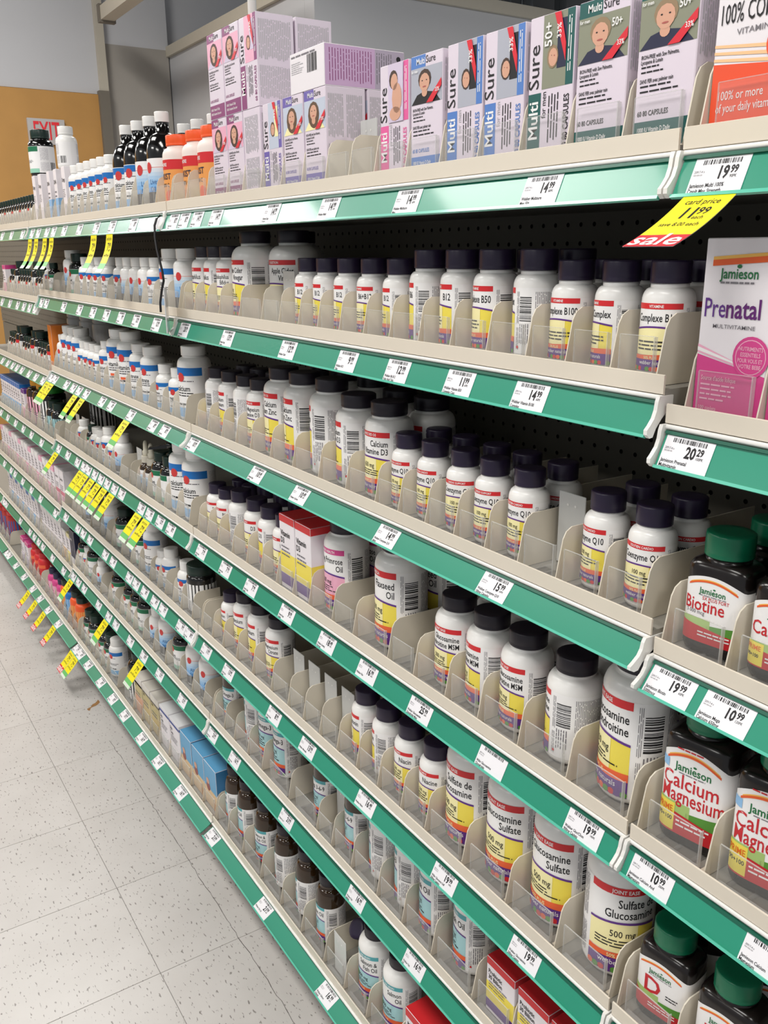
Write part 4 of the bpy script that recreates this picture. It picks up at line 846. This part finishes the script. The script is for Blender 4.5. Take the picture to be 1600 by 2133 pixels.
stock(6, 3, [(OJ, ('y', Y3+.06)), (OJ, ('y', Y3+.13)), (B('nb', plain_label('nb', lblue), blue, navy, 'blue bottle, navy cap'), ('y', Y3+.20)), (OJ, ('y', Y3+.27)), (PJ, ('y', Y3+.34)), (PJ, ('y', Y3+.41)), (PJ, ('y', Y3+.48)), (None, ('y', Y3+.56), 0), (RJ, ('y', Y3+.64)), (RJ, ('y', Y3+.71)), (RJ, ('y', Y3+.78)), (small_box(.06, .11, 'pp', plilac, pink, 'lilac box'), ('y', Y3+.86)), (small_box(.06, .11, 'pp', plilac, pink, 'lilac box'), ('y', Y3+.95))], 1)
REDT = B('tub', plain_label('tub', P('tub_print_blue', 50, 90, 160)), P('tub_red', 176, 36, 34), red, 'large red tub')
stock(6, 4, [(REDT, ('y', 3*BAY+.06)), (REDT, ('y', 3*BAY+.16)), (REDT, ('y', 3*BAY+.26))], 1)

# ------------------------------------------------------------------ price tags and hanging flags
TW, TH = .0507, .0305
def tag_mesh(s, price, nm, pk):
    P0, P1, n = SM[s][1:]; e = (P1-P0).normalized(); Lc = (P1-P0).length; h = min(TH, Lc-.0035)
    def go():
        mb = MB(); surf = lambda a, t, l: (P0+e*(.0006+t)+n*(.0006+l)) + Vector((0, -a, 0))
        def su(a, t, l):
            q = surf(a, t, l); return (q.x, q.y, q.z)
        d = Draw(mb, su, 9); k = h/TH
        c = [su(a, t, l) for l in (-.0003, 0) for a, t in ((-TW/2, 0), (TW/2, 0), (TW/2, h), (-TW/2, h))]
        mb.add(c, [(0, 3, 2, 1), (4, 5, 6, 7), (0, 1, 5, 4), (1, 2, 6, 5), (2, 3, 7, 6), (3, 0, 4, 7)], tagm)
        d.barcode(-TW*.34, h*.82, TW*.36, h*.95, ink, 1, True, 22)
        if price:
            a, b = price.split('.'); d.text(a, TW*.185, h*.43, h*.33, ink, 1, 'r', None, .74, 2); d.text(b, TW*.205, h*.56, h*.20, ink, 1, 'l', TW*.26, .78, 2)
            d.text(pk or '60PK', TW*.22, h*.43, h*.085, ink, 1, 'l', TW*.22, .8, False)
        d.text('20917-4 n', -TW*.46, h*.60, h*.07, grey, 1, 'l', TW*.3, .8, False); d.lines(-TW*.46, h*.5, -TW*.22, h*.57, 1, lgrey, 1)
        for i, q in enumerate((nm or 'Vitamin Supp|Caplets').split('|')): d.text(q, -TW*.47, h*(.21-.15*i), h*.11, ink, 1, 'l', TW*.8, .8, 1)
        return mb.mesh('price_tag')
    return cached(('tag', s, price, nm, pk), go)
def flag_mesh(s, kind, price):
    P0, P1, n = SM[s][1:]; ln = .078 if s else (.078 if kind == 'near' else .092)
    def go():
        mb = MB()
        d0 = Vector((-.66, 0, -.75)) if s else Vector((-.12, 0, -.99)); d1 = Vector((-.62, 0, -.78)) if s == 0 else Vector((-.60, 0, -.80))
        if kind == 'near': d0 = Vector((-.80, 0, -.60)); d1 = Vector((-.93, 0, -.37))
        if s == 6: d0 = Vector((-.62, 0, -.78)); d1 = Vector((-.75, 0, -.66))
        # paper curve sampled down its length
        pts = [P0+Vector((0, 0, 0))+n*.0012]; N = 10
        for i in range(N): dd = d0.lerp(d1, i/(N-1)).normalized(); pts.append(pts[-1]+dd*(ln/N))
        def su(a, t, l):                    # t: 0 at bottom, ln at top
            q = (ln-t)/ln*N; q = max(0, min(N-1e-6, q)); i = int(q); p = pts[i].lerp(pts[i+1], q-i); dd = (pts[i+1]-pts[i]).normalized(); nn = Vector((dd.z, 0, -dd.x)); nn = nn if nn.z > 0 else -nn
            p = p+nn*l; return (p.x, p.y-a, p.z)
        class V_(Draw):
            def rect(s_, s0, t0, s1, t1, m, l=1):
                n_ = max(1, int(abs(t1-t0)/.008+.99))
                vs = []
                for i in range(n_+1):
                    t = t0+(t1-t0)*i/n_; vs += [s_.surf(s0, t, l*.00018), s_.surf(s1, t, l*.00018)]
                s_.mb.add(vs, [(2*i, 2*i+1, 2*i+3, 2*i+2) for i in range(n_)], m, True)
        d = V_(mb, su, 9); w_ = TW*.96/2
        sal = ln*.27
        d.rect(-w_, 0, w_, ln, tagm, -1.5); d.rect(-w_, sal, w_, ln, flagy, 1); c, c2 = (flagr, paper) if kind in ('red', 'near') else (flagg, flagw)
        d.rect(-w_, 0, w_, sal, c, 1)
        if kind in ('red', 'near'): d.text('sale', 0, .003, sal*.95, paper, 2, 'c', w_*1.9, 1.1)
        else: d.rect(-w_, .0005, w_, sal*.42, c2, 2); d.text('more', 0, sal*.1, sal*.42, paper, 3, 'c', w_*1.6)
        a, b = price.split('.')
        d.text('card price', 0, ln*.85, ln*.085, ink, 2, 'c', w_*1.5, .85, False); d.text(a, w_*.12, ln*.60, ln*.19, ink, 2, 'r', None, .8); d.text(b, w_*.18, ln*.67, ln*.12, ink, 2, 'l', None, .8); d.text('each', w_*.2, ln*.58, ln*.065, ink, 2, 'l', None, .8, False); d.text('save 8.00 each', 0, ln*.45, ln*.07, ink, 2, 'c', w_*1.5, .85, False)
        return mb.mesh('sale_flag')
    return cached(('flag', s, kind, price), go)
TAGS = {
 (0, 0): [(1497, '19.99', 'Jamieson Multi 100%|Cmplt Max Strength', '90PK', 'near')],
 (0, 1): [(1128, '14.99', 'Webber Multisure|Men 50+', '80PK', ''), (849, '14.99', 'Webber Multisure|Men', '', ''), (686, '14.99', 'Webber Multi', '', ''), (566, '14.99', '', '', ''), (450, '14.99', '', '', ''), (411, '14.99', '', '', ''), (384, '8.99', '', '', ''), (362, '8.99', '', '', '')],
 (0, 2): [(278, '', '', '', ''), (234, '12.99', '', '', 'g'), (201, '12.99', '', '', 'g'), (166, '', '', '', ''), (134, '', '', '', ''), (112, '9.99', '', '', 'g'), (98, '9.99', '', '', 'g'), (80, '9.99', '', '', 'g'), (67, '9.99', '', '', 'g')],
 (0, 3): [(47, '', '', '', ''), (24, '', '', '', ''), (5, '', '', '', '')],
 (1, 0): [(1427, '20.29', 'Jamieson Prenatal|Multivitamin', '100PK', '')],
 (1, 1): [(1104, '14.99', 'Webber Vitamin B100|Complex', '60PK', ''), (957, '11.99', 'Webber Vitamin B50|Complex Caps', '60PK', ''), (828, '12.99', 'Webber B6 B12|Folic Acid Tabs', '', ''), (723, '9.99', 'Webber B12|Tabs', '', ''), (600, '12.99', 'Webber Cider', '', ''), (474, '13.99', '', '', ''), (384, '20.99', '', '', '')],
 (1, 2): [(326, '12.99', '', '', ''), (284, '12.99', '', '', ''), (252, '9.99', '', '', ''), (222, '9.99', '', '', ''), (194, '', '', '', ''), (166, '', '', '', ''), (133, '', '', '', ''), (97, '', '', '', ''), (87, '', '', '', '')],
 (1, 3): [(q, '', '', '', '') for q in (73, 62, 50, 37, 21, 5)],
 (2, 0): [(1384, '19.99', 'Jamieson Biotin|5000mcg', '60PK', ''), (1512, '10.99', 'Jamieson Mega|Calcium 650mg', '120PK', '')],
 (2, 1): [(1030, '15.99', 'Webber Coenzyme Q10|100mg Capsules', '60PK', ''), (806, '14.99', 'Webber Coenzyme Q10|60mg', '60PK', ''), (625, '10.49', 'Webber Calcium', '', ''), (535, '10.49', '', '', ''), (400, '10.99', '', '', '')],
 (2, 2): [(343, '8.99', '', '', ''), (319, '8.99', '', '', ''), (273, '8.99', '', '', 'g'), (232, '', '', '', ''), (213, '', '', '', ''), (180, '9.99', '', '', 'g'), (165, '9.99', '', '', 'g'), (153, '', '', '', ''), (139, '', '', '', ''), (114, '8.99', '', '', 'g'), (102, '8.99', '', '', 'g')],
 (2, 3): [(q, '', '', '', '') for q in (90, 75, 61, 46, 36, 27, 17, 6)],
 (3, 0): [(1356, '10.99', 'Jamieson Calcium And|Magnesium', '200PK', ''), (1600, '13.99', 'Jamieson Calcium|Magnesium', '', '')],
 (3, 1): [(1216, '19.99', 'Webber Gluc/Chon|900mg Caplets', '140PK', ''), (1024, '', 'Wbbr Glucosamine|Chondroitin', '', ''), (875, '25.99', 'Webber Glucosamine|Chondroitin Msm', '', ''), (765, '16.99', 'Webber Flax', '', ''), (681, '18.49', 'Webber Evening|Primrose', '', ''), (598, '9.99', '', '', ''), (523, '7.99', '', '', ''), (470, '7.99', '', '', ''), (420, '7.99', '', '', '')],
 (3, 2): [(356, '8.99', '', '', ''), (334, '12.99', '', '', ''), (312, '9.99', '', '', 'g'), (295, '10.99', '', '', 'g'), (254, '', '', '', ''), (239, '9.99', '', '', 'g'), (224, '8.99', '', '', 'g'), (211, '8.99', '', '', 'g'), (198, '8.99', '', '', 'g'), (185, '', '', '', 'g'), (175, '', '', '', 'g'), (162, '', '', '', ''), (142, '', '', '', ''), (123, '', '', '', 'g')],
 (3, 3): [(q, '', '', '', '') for q in (87, 66, 49, 33, 17, 3)],
 (4, 1): [(1093, '19.99', 'Webber Glucosamine|500mg Caplets', '360PK', ''), (926, '19.99', 'Wbbr Glucosmn Sulf|500mg Caplets', '', ''), (762, '16.49', 'Webber Niacin', '', ''), (641, '13.99', 'Webber Melatonin', '', ''), (571, '8.99', '', '', ''), (476, '13.99', '', '', ''), (430, '11.99', '', '', '')],
 (4, 2): [(394, '8.99', '', '', ''), (378, '9.99', '', '', ''), (340, '9.99', '', '', ''), (323, '8.99', '', '', ''), (302, '8.99', '', '', ''), (284, '9.99', '', '', ''), (270, '8.99', '', '', ''), (236, '', '', '', ''), (220, '', '', '', ''), (188, '', '', '', ''), (174, '', '', '', ''), (163, '', '', '', ''), (138, '', '', '', '')],
 (4, 3): [(q, '', '', '', '') for q in (116, 85, 66, 48, 32, 24, 10)],
 (5, 1): [(863, '16.99', 'Webber Fish|Oil', '', ''), (742, '16.99', 'Webber Fish|Softgels', '', ''), (597, '21.99', 'Webber 3-6-9', '', ''), (489, '16.99', '', '', ''), (437, '21.99', '', '', '')],
 (5, 2): [(380, '12.99', '', '', ''), (333, '12.99', '', '', ''), (300, '10.99', '', '', 'g'), (272, '9.99', '', '', ''), (242, '9.99', '', '', ''), (227, '8.99', '', '', 'g'), (206, '', '', '', ''), (176, '', '', '', ''), (164, '', '', '', ''), (151, '', '', '', 'g')],
 (5, 3): [(q, '', '', '', '') for q in (133, 110, 90, 81, 72, 63, 43, 13, 2)],
 (6, 1): [(681, '16.99', 'Webber Salmon|Softgels', '', ''), (550, '21.99', 'Webber Fish Oil', '', ''), (443, '21.99', '', '', '')],
 (6, 2): [(376, '16.99', '', '', ''), (330, '16.99', '', '', ''), (295, '16.99', '', '', ''), (260, '10.99', '', '', ''), (235, '9.99', '', '', ''), (210, '8.99', '', '', ''), (184, '8.99', '', '', ''), (159, '8.99', '', '', 'g'), (142, '7.99', '', '', 'red')],
 (6, 3): [(122, '7.99', '', '', 'red'), (101, '9.99', '', '', 'red'), (84, '7.99', '', '', 'red'), (69, '7.99', '', '', 'red'), (51, '', '', '', ''), (34, '', '', '', ''), (17, '', '', '', ''), (9, '', '', '', '')],
}
for (s, bay), L in TAGS.items():
    where = '%s shelf, %s bay' % (SHN[s], BAYN[bay]); zb = shelf_z(s, bay); P0, P1, n = SM[s][1:]; M = (P0+P1)/2
    L = [list(q)+[y_at(q[0], XS[s]+M.x, zb+M.z)] for q in L]; L.sort(key=lambda q: q[5])
    for _ in range(200):                                        # tags never overlap
        for a, b in zip(L, L[1:]):
            ov = TW+.0012-(b[5]-a[5])
            if ov > 0: a[5] -= ov/2; b[5] += ov/2
    lo, hi = (bay-1)*BAY+.009+TW/2, bay*BAY-.009-TW/2
    for a in L: a[5] = max(lo, min(hi, a[5]))
    for i in range(1, len(L)):
        if L[i][5]-L[i-1][5] < TW+.0005: L[i][5] = L[i-1][5]+TW+.0005
    for i in range(len(L)-2, -1, -1):
        if L[-1][5] > hi: L[-1][5] = hi
        if L[i+1][5]-L[i][5] < TW+.0005: L[i][5] = L[i+1][5]-TW-.0005
    for i, (u, price, nm, pk, fl, y) in enumerate(L):
        o = obj('price_tag', tag_mesh(s, price or ('8.99' if (s, bay) != (3, 1) else ''), nm, pk), None, (XS[s], y, zb))
        tag(o, clip('white price tag%s in teal channel, %s from right, %s' % (' reading '+price if price and bay < 2 else '', ORD[i+1], where)), 'price tag', 'price tags on the '+where)
        if fl:
            o = obj('sale_flag', flag_mesh(s, fl, '11.99' if fl == 'near' else '7.99'), None, (XS[s], y, zb))
            tag(o, clip('yellow sale flag with %s end hanging under tag %s from right, %s' % ('green' if fl == 'g' else 'red', ORD[i+1], where)), 'sale flag', 'sale flags along the aisle')
# black cord with its hanging plastic reader, clipped to the top channel near the second joint
mb = MB(); pts = [onx(u, v_, x) for u, v_, x in ((334, 449, -.012), (326, 456, -.018), (322, 470, -.024), (323, 495, -.028), (327, 520, -.030), (333, 545, -.032), (338, 565, -.032), (341, 585, -.032), (337, 605, -.032), (334, 630, -.032), (335, 650, -.032))]
mb.tube(pts, .0024, ink, 8); cme = mb.mesh('cord')
a = onx(336, 598, -.032); b = onx(345, 692, -.032)
mb = MB(); mb.rbox(-.036, .020, -.0012, .0012, b.z-a.z, 0, P('reader_clear', 214, 212, 214, rough=.15), .0008); rme = mb.mesh('reader')
r = bpy.data.objects.new('hanging_reader', None); COL.objects.link(r); tag(r, 'flat plastic magnifier card hanging on a black cord from the top channel', 'magnifier')
obj('cord', cme, r); q = obj('card', rme, r, (a.x+.008, a.y, a.z)); q.rotation_euler = (0, 0, rad(66))
mb = MB(); P0, P1, n = SM[0][1:]; e = (P1-P0).normalized()
c = [P0+e*(.001+t)+n*(.0012+l)+Vector((0, -a_, 0)) for l in (0, .0006) for a_, t in ((-.04, 0), (.04, 0), (.04, .026), (-.04, .026))]
mb.add(c, [(0, 3, 2, 1), (4, 5, 6, 7), (0, 1, 5, 4), (1, 2, 6, 5), (2, 3, 7, 6), (3, 0, 4, 7)], tagm)
o = obj('paper_note', mb.mesh('paper_note'), None, (XS[0], y_at(327, XS[0]-.01, Z[0]-.02), Z[0])); tag(o, 'blank white paper slip in the top channel behind the black cord', 'paper')
